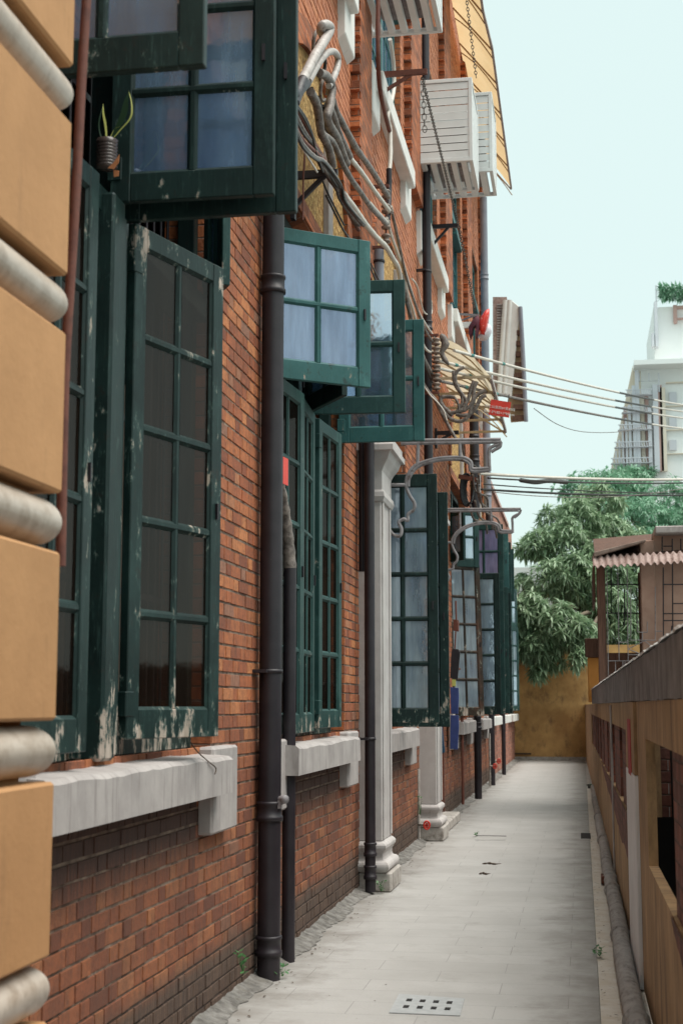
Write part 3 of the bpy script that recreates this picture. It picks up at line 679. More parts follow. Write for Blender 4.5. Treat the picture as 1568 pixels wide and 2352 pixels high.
# doorway with a steel gate and a step
m = MB(); m.box((WX - .12, 17.02, .14), (WX - .06, 17.9, 3.2)); dr = m.build('door', 'fargrey', BB, bevel=.004)
m = MB()
for i in range(9): m.tube([(WX - .03, 17.06 + .1 * i, .2), (WX - .03, 17.06 + .1 * i, 3.1)], .009, 6)
for z in (.2, .55, 1.4, 2.4): m.box((WX - .042, 17.03, z), (WX - .018, 17.95, z + .035))
m.build('gate_bars', 'iron_dark', dr)
m = MB()
for i in range(5): m.add([(WX - .015, 17.1 + i * .17, .25), (WX - .005, 17.1 + i * .17, .25), (WX - .005, 17.2 + i * .17, .52), (WX - .015, 17.2 + i * .17, .52)], [(0, 1, 2, 3)]); m.bar((WX - .01, 17.1 + i * .17, .25), (WX - .01, 17.2 + i * .17, .52), .02)
m.build('gate_scroll', 'iron_grey', dr)
m = MB(); m.box((WX - .05, 16.85, 0), (WX + .22, 19.0, .12)); m.build('doorstep', 'plinth', BB, bevel=.015)
m = MB(); m.box((WX - .003, 18.92, .1), (WX + .02, 19.0, 3.4)); m.build('door_trim', 'rust', BB)

# ------------------------------------------------------------------ low far wing
FB = empty('brick_wing', (WX, 34, 0), 'low pale brick wing with a sloping roof at the far end of the left side', 'building')
ops2 = [o for o in openings if o[0] > Y_END]
m = MB(); wallgrid(m, WX - .02, Y_END + .01, 40, 0, 6.3, ops2)
m.add([(WX - .02, 40, 0), (-6, 40, 0), (-6, 40, 6.3), (WX - .02, 40, 6.3)], [(0, 1, 2, 3)]); m.build('wall', 'brick_pale', FB)
m = MB(); m.box((-3.2, Y_END + .3, 0), (-3.1, 39.8, 6)); m.build('inner_wall', 'interior', FB)
m = MB(); m.prism([(WX + .03, Y_END + .05, 6.15), (WX + .03, Y_END + .05, 6.24), (-4, Y_END + .05, 7.3), (-4, Y_END + .05, 7.15)], (0, 9.0, 0)); m.build('roof', 'farbrown', FB)
m = MB(); m.prism([(WX - .015, Y_END + .02, 4.9), (WX + .04, Y_END + .02, 4.9), (WX + .04, Y_END + .02, 9.2), (WX - .015, Y_END + .02, 9.2)], (0, .9, 0)); m.build('corner_strip', 'fartan', FB)
for a, b, c, d, k in ops2:
    m = MB(); x = WX - .08
    for q in range(3): m.box((x - .05, a + q * 1.3, c), (x, a + q * 1.3 + .1, d))
    m.box((x - .052, a + .1, 3.45), (x + .002, b, 3.55)); w = m.build('window', 'green_mid', FB)
    casement(w, a + .05, 24, .62, 1.36, 3.5, 2, 5, 'green_mid', 'glass_pale'); casement(w, a + .05, 22, .62, 3.5, 4.5, 2, 2, 'green_mid', 'glass_pale')
    m = MB(); m.box((WX - .04, a - .15, 1.09), (WX + .12, b + .1, 1.27)); m.build('window_sill', 'stone_white', FB, bevel=.01)

# roof-top canopy on the far end of the tall building (slatted wall, white gutters and a brown-soffited eave)
RC = empty('roof_canopy', (-1.5, 30, 7.1), 'projecting grey and white eave structure above the red cable sign', 'canopy')
def py(px, y_, Y_): return onY(px, y_, Y_)
yy = 29.0
A = [py(1131, 682, yy), py(1163, 682, yy), py(1172, 745, yy), py(1158, 905, yy), py(1131, 905, yy)]
m = MB(); m.prism(A, (0, .25, 0)); m.build('ribbed_wall', 'corrugated', RC)
m = MB()
for i in range(34):
    t = i / 33; p = py(1140 + 12 * t * 0 + 0, 700 + 200 * t, yy - .02); q = py(1155, 700 + 200 * t, yy - .02); m.bar(p, q, .03, .03)
m.build('ribs', 'stone', RC)
for (xa, xb) in ((1160, 1146), (1170, 1158)):
    m = MB(); m.tube([py(xa, 690, yy - .08), py(xb, 905, yy - .08)], .055, 10); m.build('gutter_pipe', 'stone_white', RC)
m = MB(); m.prism([py(1172, 688, yy - .1), py(1193, 705, yy - .1), py(1174, 912, yy - .1), py(1157, 908, yy - .1)], (0, .05, 0)); m.build('fascia_board', 'stone_white', RC, bevel=.01)
m = MB(); m.prism([py(1191, 712, yy), py(1207, 965, yy), py(1172, 968, yy), py(1166, 912, yy), py(1174, 905, yy)], (0, .12, 0)); m.build('soffit', 'rib', RC)
for i in range(9):
    m = MB(); t = i / 8; p = py(1186 - 10 * t, 765 + 195 * t, yy - .06); q = py(1194 + 11 * t, 765 + 195 * t, yy - .06); m.bar(p, q, .10, .10)
    m.build('rafter', 'wood_dark', RC)
m = MB(); m.tube([py(1194, 705, yy - .12), py(1201, 830, yy - .12), py(1207, 968, yy - .12)], .045, 8); m.build('eave_gutter', 'pvc_grey', RC)

# ------------------------------------------------------------------ yellow neighbour with banded corner pier
YB = empty('yellow_building', (-1.6, 2, 0), 'ochre plastered corner pier banded with round cream mouldings in the left foreground', 'building')
XF = -1.35; Y1 = 3.575
m = MB(); m.box((-2.6, -2, 0), (XF - .07, Y1 - .07, 6)); m.build('wall', 'ochre', YB)
base = 1.304; per = .5975
for k in range(-2, 6):
    top = base + per * k; bot = top - per + .157   # flat block between two rolls
    if top > 5: continue
    m = MB(); m.box((-2.2, -2, max(bot, .02)), (XF, Y1, top)); m.build('block', 'ochre', YB, bevel=.008)
    zc = top + .0785; r = .066
    m = MB(); n = 14; V = []
    prof = [(r * math.cos(t), r * math.sin(t)) for t in [math.pi * (i / n - .5) for i in range(n + 1)]]
    cx = XF - .065
    # roll along the face, returning round the far corner
    ring0 = [Vector((cx + u, -2, zc + v)) for u, v in prof]
    ring1 = [Vector((cx + u, Y1 - .065 + u, zc + v)) for u, v in prof]
    ring2 = [Vector((-2.2, Y1 - .065 + u, zc + v)) for u, v in prof]
    N = n + 1
    m.add(ring0 + ring1 + ring2, [(i, i + 1, i + 1 + N, i + N) for i in range(n)] + [(N + i, N + i + 1, 2 * N + i + 1, 2 * N + i) for i in range(n)], True)
    m.build('roll_moulding', 'cream', YB)

# ------------------------------------------------------------------ drainpipes
def drainpipe(pxs, x, r, z0, z1, label, mat='iron_dark', joints=(), clips=(), group='drainpipes on the brick wall', name='drainpipe', top_out=0, wob=0):
    y = onX(pxs, 1600, x).y; p0 = Vector((x, y, z0)); o = empty(name, p0, label, 'drainpipe', group)
    m = MB(); m.tube([p0, (x, y, z1)], r, 20)
    m.build('pipe', mat, o)
    for z in joints:
        m = MB(); m.lathe((x, y, z), EZ, [(r + .001, 0), (r + .011, 0), (r + .011, .025), (r + .004, .03), (r + .004, .085), (r + .010, .09), (r + .010, .105), (r, .108)], 20); m.build('collar', mat, o)
    for z in clips:
        m = MB(); m.lathe((x, y, z), EZ, [(r, 0), (r + .006, 0), (r + .006, .022), (r, .022)], 20); m.box((WX - .02, y - .10 - r * .2, z + .002), (x, y - r * .7, z + .02)); m.build('bracket', mat, o)
    return o, y
p1, yp1 = drainpipe(621, -1.735, .064, 0, 12.5, 'thick black cast iron drainpipe with joint collars, nearest the camera', joints=(.13, .86, 3.9), clips=(1.68, 6.3))
m = MB(); m.lathe((-1.675, yp1 - .02, .98), (1, -.4, 0), [(.0, .05), (.022, .05), (.026, .03), (.018, 0)], 10); m.box((-1.68, yp1 - .045, .93), (-1.66, yp1 - .02, .975)); m.build('tap', 'iron_grey', p1)
yp1b = onX(664, 1700, -1.74).y
o = empty('drainpipe', (-1.74, yp1b, 0), 'slimmer black drainpipe with a wrinkled grey top, just behind the nearest drainpipe', 'drainpipe', 'drainpipes on the brick wall')
m = MB(); m.tube([(-1.74, yp1b, 0), (-1.74, yp1b, 2.33)], .040, 16); m.build('pipe', 'iron_dark', o)
m = MB(); pts = []; rs = []
for i in range(26):
    t = i / 25; pts.append((-1.74 - .035 * t, yp1b - .28 * t * t, 2.33 + .62 * t)); rs.append(.040 - .012 * t + .003 * math.sin(i * 1.9))
m.tube(pts, rs, 14); m.build('flexible_top', 'cable_grey', o)
drainpipe(849, -1.70, .043, 0.02, 3.75, 'black drainpipe standing against the first plaster pilaster', joints=(.12, .30), clips=(1.22,))
drainpipe(832, -1.77, .028, 2.6, 3.9, 'short dark pipe squeezed between brick and drainpipe under the window leaf')
drainpipe(988, -1.70, .052, 3.3, 12.6, 'tall dark drainpipe rising past the white air conditioner cages', joints=(5.9, 8.6), clips=(6.6,))
drainpipe(1095, -1.68, .060, 0, 3.3, 'black drainpipe with a rusty elbow clamp under the tilted window leaf', joints=(1.12,), clips=(1.3,))
drainpipe(1127, -1.70, .058, 0, 6.4, 'brownish drainpipe in the middle of the far group', joints=(4.4,))
drainpipe(1154, -1.70, .045, 0, 1.5, 'thin black drainpipe, farthest along the brick wall', mat='iron_dark')
drainpipe(1125, -1.62, .07, 5.0, 11.0, 'grey plastic downpipe against the sky at the building corner', mat='pvc_grey', joints=(5.3, 9.4), group='grey plastic pipes')
drainpipe(1096, -1.62, .075, 4.55, 6.6, 'dark bent vent pipe below the cream canopy', mat='iron_dark', joints=(5.0, 5.4, 5.8))
# thin pipe with elbow
y = onX(1061, 1700, -1.70).y
o = empty('water_pipe', (-1.70, y, .1), 'thin dark water pipe with an elbow and a blue joint under the third window', 'pipe')
pt = [(-1.70, y, .1), (-1.70, y, 1.95), (-1.705, y - .02, 2.0), (-1.73, y - .05, 2.02), (WX, y - .25, 2.02)]
m = MB(); m.tube(spline(pt, 4), .021, 10); m.build('pipe', 'rust', o)
m = MB(); m.tube([(-1.70, y, 1.66), (-1.70, y, 1.75)], .03, 12); m.build('joint', 'cloth_navy', o)
# red-brown conduit at the yellow corner
o = empty('conduit', onY(128, 1500, 3.85), 'reddish brown conduit running down beside the ochre corner pier', 'pipe')
m = MB(); m.tube(spline([onY(203, -60, 3.85), onY(187, 200, 3.85), onY(176, 420, 3.85), onY(160, 680, 3.85), onY(148, 900, 3.85), onY(140, 1300, 3.85)], 6), .0145, 12); m.build('pipe', 'rust', o)

# ------------------------------------------------------------------ air conditioner cages
def cage(y0, y1, x1, z0, z1, label, n=10):
    o = empty('air_conditioner_cage', (WX, y0, z0), label, 'cage', 'white slatted air conditioner cages')
    x0 = WX + .012; m = MB(); t = .045
    for x in (x0, x1 - t):
        for y in (y0, y1 - t): m.box((x, y, z0), (x + t, y + t, z1))
    for z in (z0, z1 - t):
        for y in (y0, y1 - t): m.box((x0 + t, y, z), (x1 - t, y + t, z + t))
        m.box((x1 - t, y0 + t, z), (x1, y1 - t, z + t)); m.box((x0, y0 + t, z), (x0 + t, y1 - t, z + t))
    m.build('frame', 'cage', o, bevel=.004)
    m = MB(); h = (z1 - z0 - 2 * t) / n
    for i in range(n):
        z = z0 + t + h * i + h * .06; m.add([(x0 + t, y0 + .008, z), (x1 - t, y0 + .008, z), (x1 - t, y0 + .04, z + h * .96), (x0 + t, y0 + .04, z + h * .96)], [(0, 1, 2, 3)])
        m.box((x0 + t, y0 + .010, z), (x1 - t, y0 + .020, z + h * .87))
    m.build('slatted_panel', 'cage', o)
    m = MB()
    for i in range(n):
        z = z0 + t + h * i + h * .06; m.box((x1 - .022, y0 + t, z), (x1 - .010, y1 - t, z + h * .88))
    m.build('slatted_panel', 'cage', o)
    m = MB(); nb = 5; w_ = (x1 - x0 - 2 * t) / nb
    for i in range(nb):
        x = x0 + t + w_ * (i + .18); m.prism([(x, y0 + t, z0 + .006), (x + w_ * .50, y0 + t, z0 + .006), (x + w_ * .58, y0 + t, z0 + .03), (x + w_ * .08, y0 + t, z0 + .03)], (0, y1 - y0 - 2 * t, 0))
    m.build('floor_slats', 'cage', o)
    m = MB(); m.box((x0 + .14, y0 + .3, z0 + .05), (x1 - .12, y1 - .2, z0 + .62)); m.build('air_conditioner', 'iron_grey', o, bevel=.02)
cage(11.55, 12.42, -1.13, 7.66, 8.6, 'white slatted cage at the top edge of the photo, seen from below')
cage(16.0, 17.02, -1.115, 7.83, 8.86, 'white slatted cage whose full near side shows, beside the hanging chains')
cage(17.2, 18.1, -.95, 8.15, 9.20, 'white slatted cage farthest along, half hidden by the one before it')

# ------------------------------------------------------------------ awnings
def awning(pin, pout, label, mat, ribs, name='awning', lipz=-.25, curve=.08, rm='rib'):
    o = empty(name, pout[0], label, 'awning')
    m = MB(); n = 8; V = []; N = len(pin)
    for i in range(N):
        for j in range(n + 1):
            t = j / n; p = Vector(pin[i]).lerp(Vector(pout[i]), t); p.z += curve * math.sin(math.pi * t); V.append(p)
    top = [v + Vector((0, 0, .006)) for v in V]
    fs = [(i * (n + 1) + j, i * (n + 1) + j + 1, (i + 1) * (n + 1) + j + 1, (i + 1) * (n + 1) + j) for i in range(N - 1) for j in range(n)]
    m.add(V, fs, True); m.build('canvas', mat, o, recalc=False)
    m = MB()
    for i in range(N - 1): m.bar(pout[i], pout[i + 1], .035, .05)
    m.build('front_rail', 'stone', o)
    for i in range(0, N):
        m = MB(); a_, b_ = Vector(pin[i]), Vector(pout[i])
        m.tube([a_ + Vector((0, .0, -.02)), b_ + Vector((0, 0, -.03))], .014, 6)
        m.tube([a_.lerp(b_, t) + Vector((0, .35, curve * math.sin(math.pi * t) - .02 + .0 * t)) for t in [k / 6 for k in range(7)]], .010, 6)
        m.build('rib', rm, o)
    return o
N = 9; pin = []; pout = []
for i in range(N):
    t = i / (N - 1)
    y = 17.6 + (27.5 - 17.6) * t
    zo = 11.75 + .25 * (1 - t) * 0
    pout.append((-1.22 if i < 3 else -1.16, y, zo)); pin.append((WX + .05, y, zo + .75))
awning(pin, pout, 'long pale yellow canvas awning with thin ribs at the top of the brick wall', 'awning', N)
# cream canopy lower down, behind the cable rack
pin = []; pout = []
for i in range(5):
    t = i / 4; y = 16.9 + 3.5 * t; pin.append((WX + .05, y, 5.95)); pout.append((-1.0, y, 5.44))
aw = awning(pin, pout, 'cream canvas canopy behind the red cable sign', 'canvas_cream', 5, name='awning', curve=.16, rm='canvas_cream')
for p in pout:
    m = MB(); m.bar((WX + .01, p[1], 5.44), p, .03, .03); m.build('cross_rail', 'canvas_cream', aw)

# ------------------------------------------------------------------ iron brackets and chains
def ibracket(p, L, label, mat='rust', drop=.22, group='iron wall brackets'):
    p = Vector(p); o = empty('wall_bracket', p, label, 'bracket', group)
    m = MB(); m.bar(p, p + EX * L, .035, .05); m.build('arm', mat, o)
    m = MB(); m.bar(p - EZ * drop, p + EX * (L * .72) - EZ * .01, .025, .03); m.build('brace', mat, o)
    m = MB(); m.box((p.x - .01, p.y - .03, p.z - drop - .08), (p.x + .02, p.y + .03, p.z + .06)); m.build('wall_plate', mat, o)
pb = onX(860, 173, WX + .02); ibracket(pb, .50, 'rusty red bracket arm holding two chains at the white cage', 'rust')
pb = onX(975, 522, WX + .02); ibracket(pb, .42, 'black bracket with a diagonal brace below the white cages', 'iron_dark', .34)
pb = onX(672, 404, WX + .02); ibracket(pb, .30, 'heavy black bracket under the tangle of grey cables', 'iron_dark', .22)
pb = onX(1000, 995, WX + .02); ibracket(pb, .30, 'small black bracket beside the drainpipe below the cream canopy', 'iron_dark', .12)
def chain(a, b, label, sag=0.0, link=.045, r=.0045):
    a, b = Vector(a), Vector(b); o = empty('chain', a, label, 'chain', 'rusty chains in front of the cages'); m = MB()
    L = (b - a).length; n = int(L / (link * .74)); d = (b - a).normalized()
    s1 = d.cross(EX if abs(d.x) < .8 else EY).normalized(); s2 = d.cross(s1)
    for i in range(n):
        t = (i + .5) / n; c = a.lerp(b, t) - EZ * sag * 4 * t * (1 - t); s = s1 if i % 2 else s2
        pts = [c + d * (link / 2 * math.cos(q)) + s * (link * .28 * math.sin(q)) for q in [k * math.pi / 4 for k in range(9)]]
        m.tube(pts, r, 5, caps=False)
    m.build('links', 'chain', o, recalc=False)
YC = 13.7
chain(onY(1066, -40, 18), onY(1093, 178, 18), 'rusty chain crossing the yellow awning', link=.06, r=.0055)
e = onX(860, 173, WX + .02); YC = e.y
chain(onY(969, 178, YC), onY(1053, 520, 16.5), 'long slanting chain across the face of the white cage', link=.05, r=.0042)
chain(onY(970, 180, YC), onY(975, 303, YC), 'short loose chain dangling before the white cage', link=.075, r=.004)
chain(onY(1053, 520, 18), onY(1090, 712, 20), 'chain hanging from the black bracket towards the red bag', link=.07, r=.0055)

# ------------------------------------------------------------------ scroll brackets
def scroll(Yp, sc, ox, oy, label, poly_px):
    o = empty('scroll_bracket', onY(poly_px[0][0][0], poly_px[0][0][1], Yp), label, 'bracket', 'wrought iron scroll brackets')
    names = ['top_rail', 'lower_rail', 'scroll', 'scroll', 'end_scroll', 'end_scroll', 'strut', 'strut', 'stay']
    for i, poly in enumerate(poly_px):
        m = MB(); pts = [onY(x, y, Yp) for x, y in poly]
        if len(pts) > 2: pts = spline(pts, 5)
        m.tube(pts, .0155 * sc, 8); m.build(names[min(i, 8)], 'iron_grey', o)
def tr(poly, f, x0, y0, X0, Y0): return [(X0 + (x - x0) * f, Y0 + (y - y0) * f) for x, y in poly]
C3 = lambda L_: [(861.2 + .2197 * x, 918.6 + .2197 * y) for x, y in L_]    # crop at (1500,1600)
s1 = [C3([(250, 425), (1310, 412)]), C3([(270, 455), (1320, 440)]),
      C3([(130, 1325), (190, 1410), (260, 1420), (275, 1350), (250, 1280), (300, 1245), (340, 1260), (345, 1195), (400, 1150), (410, 1080), (360, 1000), (325, 900), (335, 800), (400, 700), (500, 650), (650, 612), (800, 600), (930, 605), (1000, 650), (1020, 720), (1190, 712)]),
      C3([(345, 905), (355, 820), (420, 720), (520, 665), (660, 630), (800, 620), (920, 630), (985, 670), (1010, 745), (1190, 738)]),
      C3([(1195, 740), (1190, 640), (1192, 520), (1240, 480), (1280, 470), (1318, 435)]), C3([(1210, 545), (1250, 520), (1300, 490), (1310, 450)]),
      C3([(450, 430), (440, 690)]), C3([(885, 430), (885, 600)]), C3([(135, 888), (330, 888)])]
scroll(12.3, 1.0, 0, 0, 'large wrought iron scroll bracket in front of the second plaster pilaster window', s1)
C5 = lambda L_: [(976.0 + .16478 * x, 1004.7 + .16478 * y) for x, y in L_]   # crop at (1700,1750)
s2 = [C5([(310, 1000), (1330, 995)]), C5([(310, 1030), (1300, 1018)]),
      C5([(300, 2010), (335, 1950), (310, 1890), (330, 1845), (385, 1830), (395, 1770), (440, 1720), (445, 1650), (400, 1570), (370, 1480), (385, 1400), (450, 1310), (560, 1240), (700, 1195), (850, 1180), (960, 1190), (1030, 1230), (1060, 1295), (1215, 1300)]),
      C5([(395, 1480), (410, 1400), (470, 1325), (570, 1260), (710, 1212), (850, 1198), (950, 1210), (1010, 1250), (1040, 1320), (1215, 1325)]),
      C5([(1220, 1330), (1215, 1200), (1215, 1120), (1270, 1080), (1310, 1060), (1330, 1005)]), C5([(1235, 1120), (1290, 1080), (1325, 1030)]),
      C5([(480, 1020), (485, 1290)]), C5([(915, 1020), (915, 1180)]), C5([(300, 1465), (380, 1465)])]
scroll(17.2, 1.0, 0, 0, 'smaller looking wrought iron scroll bracket farther along the alley', s2)

# ------------------------------------------------------------------ cables
NC = 0
def cable(pts, r, mat, label, group='electric cables along the brick wall', n=6, name='cable', ribbed=False):
    global NC
    pts = spline(pts, n); m = MB()
    if ribbed:
        q = []; 
        for a, b in zip(pts, pts[1:]):
            k = max(2, int((b - a).length / .008)); q += [a.lerp(b, i / k) for i in range(k)]
        q.append(pts[-1]); m.tube(q, [r * (1 + (.09 if i % 2 else -.04)) for i in range(len(q))], 12)
    else:
        rr = random.Random(NC); m.tube(pts, [r * (1 + rr.uniform(-.06, .06)) for _ in pts], 9)
    NC += 1
    o = m.build(name, mat, loc=pts[0]); tag(o, label, 'cable', group); return o
A1 = lambda L_, x=-1.58: [onX(631.6 + .2197 * a, .2197 * b, x + (c[0] if c else 0)) for a, b, *c in L_]
A2 = lambda L_, x=-1.62: [onX(631.6 + .2442 * a, 459.3 + .2442 * b, x + (c[0] if c else 0)) for a, b, *c in L_]
cable(A1([(480, 330, -.05), (490, 270, -.02), (545, 260), (575, 310), (500, 450), (420, 580), (340, 740), (290, 830)]), .030, 'hose', 'thick ribbed pale hose standing above the cable tangle', ribbed=True)
cable(A1([(300, 820), (265, 900), (240, 980), (200, 1080)]), .031, 'iron_dark', 'dark sleeve at the foot of the thick ribbed hose')
cable(A1([(350, 850), (420, 720), (490, 610), (560, 545), (620, 545), (655, 600), (650, 700), (600, 830), (560, 900)]), .022, 'hose', 'pale hose bent in a hoop beside the ribbed hose', ribbed=True)
cable(A1([(180, 960), (230, 980), (270, 930), (330, 870)]), .03, 'iron_dark', 'dark cable boot below the pale hoop')
cable(A1([(460, 760), (530, 790), (585, 880), (590, 980), (570, 1120), (545, 1240), (590, 1350), (650, 1450), (700, 1590), (745, 1710)]), 0.0307, 'cable_grey', 'fat taped cable curving down behind the hoop')
cable(A1([(370, 960), (430, 1080), (460, 1230), (480, 1380), (540, 1500), (580, 1620), (600, 1750)]), 0.0282, 'cable_grey', 'fat taped cable nearest the window leaf')
cable(A1([(600, 1040), (640, 1170), (700, 1280), (780, 1430), (860, 1570), (960, 1710), (1060, 1860), (1170, 2040)]), 0.0243, 'cable_grey', 'outermost long cable of the tangle, ending at the upper insulator')
cable(A1([(570, 1120), (620, 1250), (660, 1380), (740, 1560), (780, 1640)]), 0.0269, 'cable_grey', 'taped upper end of the pale slanting cable')
cable(A1([(780, 1650), (900, 1800), (1040, 2000), (1190, 2200)]), .019, 'cable_white', 'pale slanting cable ending at the middle insulator')
cable(A1([(500, 1400), (600, 1480), (660, 1600), (720, 1740), (800, 1880), (900, 2020), (1010, 2180), (1160, 2340)]), 0.0205, 'cable_grey', 'slim grey cable below the pale slanting cable')
cable(A1([(330, 1400), (440, 1560), (520, 1700), (560, 1850), (640, 1960), (720, 2100), (790, 2250), (870, 2400)]), .018, 'rust', 'brown lumpy cable running under the bracket')
cable(A1([(450, 1620), (520, 1760), (600, 1850), (680, 2000), (720, 2060)]), 0.0282, 'cable_grey', 'grey cable with torn tape under the bracket')
cable(A2([(640, -60), (700, 20), (760, 100), (850, 230), (950, 350), (1040, 440), (1100, 540), (1160, 650), (1180, 790)]), .024, 'cable_white', 'thick pale cable passing in front of the yellow plaster')
cable(A2([(880, 20), (960, 110), (1050, 210)]), .016, 'cable_white', 'short pale cable into the lower insulator')
cable(A2([(1050, 170), (1090, 330), (1150, 500), (1200, 640), (1240, 860), (1290, 1020), (1400, 1380), (1500, 1440)], -1.62), .015, 'cable_white', 'long pale cable dropping to the second insulator rack')
cable(A2([(1090, 60), (1140, 330), (1200, 580), (1270, 830), (1360, 1080), (1500, 1300)], -1.62), .013, 'cable_white', 'second long pale cable dropping to the second insulator rack')
cable(A2([(1100, 120), (1170, 440), (1230, 720), (1310, 960), (1420, 1240), (1500, 1360)], -1.60), 0.0141, 'cable_grey', 'thin grey cable beside the two long pale cables')
cable(A2([(1180, 700), (1240, 960), (1300, 1200), (1400, 1500), (1520, 1720)], -1.62), 0.0230, 'cable_grey', 'grey cable sagging below the long pale pair')
cable(A2([(1230, 960), (1330, 1300), (1430, 1600), (1520, 1800), (1620, 2000)], -1.62), .012, 'cable_black', 'black cable sagging past the last upper window leaf')
cable(A1([(170, 1050), (280, 1200), (380, 1400), (430, 1600), (500, 1800)], -1.5), .007, 'cable_black', 'thin black wire leaving the big window leaf', n=4)
cable(A1([(170, 1290), (260, 1500), (330, 1620), (440, 1800)], -1.5), .006, 'cable_white', 'thin pale wire beside the big window leaf', n=4)
cable(A1([(300, 1400), (310, 1600), (295, 1900), (290, 2300)], -1.6), .006, 'rust', 'thin brown wire hanging straight down by the bracket', n=4)
cable(A1([(500, 1900), (560, 2040), (640, 2200), (720, 2352)], -1.62), .007, 'cable_black', 'thin black wire under the brown lumpy cable', n=4)
cable(A2([(480, -40), (560, 120), (640, 280), (740, 420), (860, 560), (960, 800)], -1.64), .008, 'cable_black', 'thin black wire crossing the yellow plaster', n=4)
cable(A2([(900, 600), (960, 720), (1000, 810)], -1.64), .007, 'cable_black', 'short black wire by the grey vent pipe', n=4)
cable(A1([(880, 1470), (930, 1580), (980, 1650), (1020, 1760), (1070, 1810)], -1.75), .007, 'rust', 'short brown wire on the brick above the pale cables', n=4)
rq = random.Random(5)
for k in range(9):
    x0 = 330 + 34 * k; L_ = [(x0 + rq.uniform(-20, 20), 880 + 45 * k), (x0 + 70 + rq.uniform(-20, 20), 1060 + 50 * k), (x0 + 150 + rq.uniform(-25, 25), 1260 + 55 * k), (x0 + 215, 1440 + 55 * k)]
    cable(A1([p for p in L_], -1.66 + .012 * (k % 3)), .010 + .004 * (k % 2), 'cable_black' if k % 2 else 'cable_grey', 'one of the thin dark cables packed behind the fat taped ones', 'thin dark cables inside the tangle')
for k in range(7):
    j = [rq.uniform(-28, 28) for _ in range(8)]
    cable(A1([(175, 1040 + 40 * k), (300 + j[0], 1240 + 50 * k), (430 + j[1], 1490 + 30 * k), (500 + j[2], 1720 + j[3]), (600 + j[4] + 12 * k, 1930), (720 + j[5], 2090 + j[6]), (850 + 14 * k, 2352)], -1.54 + .008 * k), .009 + .003 * (k % 3), ['cable_black', 'rust', 'cable_grey'][k % 3], 'loose dark cable sagging below the fat taped ones towards the brown bracket', 'loose dark cables below the tangle')
for k in range(5):
    c = onX(*[(738, 150), (744, 205), (733, 120), (728, 98), (750, 262)][k], -1.72)
    pts = [c + Vector((.02 * math.sin(q), .10 * math.cos(q), .075 * math.sin(q))) for q in [i * math.pi / 6 for i in range(12)]]
    cable(pts, .013, 'cable_grey' if k % 2 else 'cable_black', 'loop of dark cable coiled at the top of the tangle', 'dark cable loops at the top of the tangle')
# beige conduit dropping down the upper wall
cable([onX(895, 90, -1.70), onX(903, 150, -1.70), onX(903, 210, -1.70), onX(890, 262, -1.70), onX(895, 300, -1.68), onX(896, 360, -1.66), onX(893, 395, -1.66)], .022, 'cable_white', 'beige conduit coming down from the teal upper window')
cable([onX(893, 388, -1.66), onX(893, 440, -1.66), onX(890, 505, -1.66)], .027, 'iron_dark', 'dark rubber sleeve at the end of the beige conduit')
cable([onX(868, 0, -1.60), onX(868, 120, -1.60), onX(872, 200, -1.62), onX(884, 262, -1.66), onX(894, 300, -1.68)], .02, 'rust', 'dark brown conduit beside the teal upper window')
cable([onX(945, 640, -1.7), onX(958, 660, -1.7), onX(972, 715, -1.7), onX(990, 720, -1.7), onX(990, 690, -1.7)], .010, 'cable_white', 'white wire looped on the wall below the white sill', n=8)
# insulator racks
def rack(px, pys, x, label, r=.042, arm=None):
    top = onX(px, pys[0], x); bot = onX(px, pys[-1], x); y = (top.y + bot.y) / 2; z0, z1 = bot.z, top.z
    o = empty('insulator_rack', (x, y, z0 - .06), label, 'insulator rack', 'insulator racks')
    m = MB(); m.tube([(x, y, z0 - .08), (x, y, z1 + .08)], .010, 8); m.build('rod', 'rust', o)
    for k in range(len(pys)):
        z = onX(px, pys[k], x).z
        m = MB(); m.lathe((x, y, z - .042), EZ, [(.012, 0), (r * .8, .002), (r, .012), (r, .024), (r * .7, .030), (r * .62, .042), (r * .7, .054), (r, .060), (r, .072), (r * .8, .082), (.012, .084)], 16); m.build('insulator', 'insulator', o)
    m = MB(); m.box((WX, y - .02, z0 - .09), (x + .03, y + .02, z0 - .065)); m.box((WX, y - .02, z1 + .065), (x + .03, y + .02, z1 + .09)); m.box((WX, y - .03, z0 - .15), (WX + .02, y + .03, z1 + .15)); m.build('bracket', 'rust', o)
    return x, y
rack(886, [447, 480, 516, 548], -1.64, 'stack of brown insulators where the pale slanting cables end')
rx, ry = rack(1001, [786, 806, 826, 846, 866, 886], -1.56, 'stack of brown insulators from which the white cables cross the alley', r=.05)
# grey vent pipe and its hood
y = onX(870, 620, -1.70).y; o = empty('vent_pipe', (-1.70, y, 4.6), 'grey plastic pipe with a black strap in front of the yellow plaster', 'pipe')
zt = onX(870, 575, -1.7).z
m = MB(); m.tube([(-1.70, y, 3.2), (-1.70, y, zt)], .045, 14); m.build('pipe', 'pvc_grey', o)
m = MB(); m.lathe((-1.70, y, zt - .12), EZ, [(.046, 0), (.052, 0), (.052, .025), (.046, .025)], 14); m.build('strap', 'iron_dark', o)
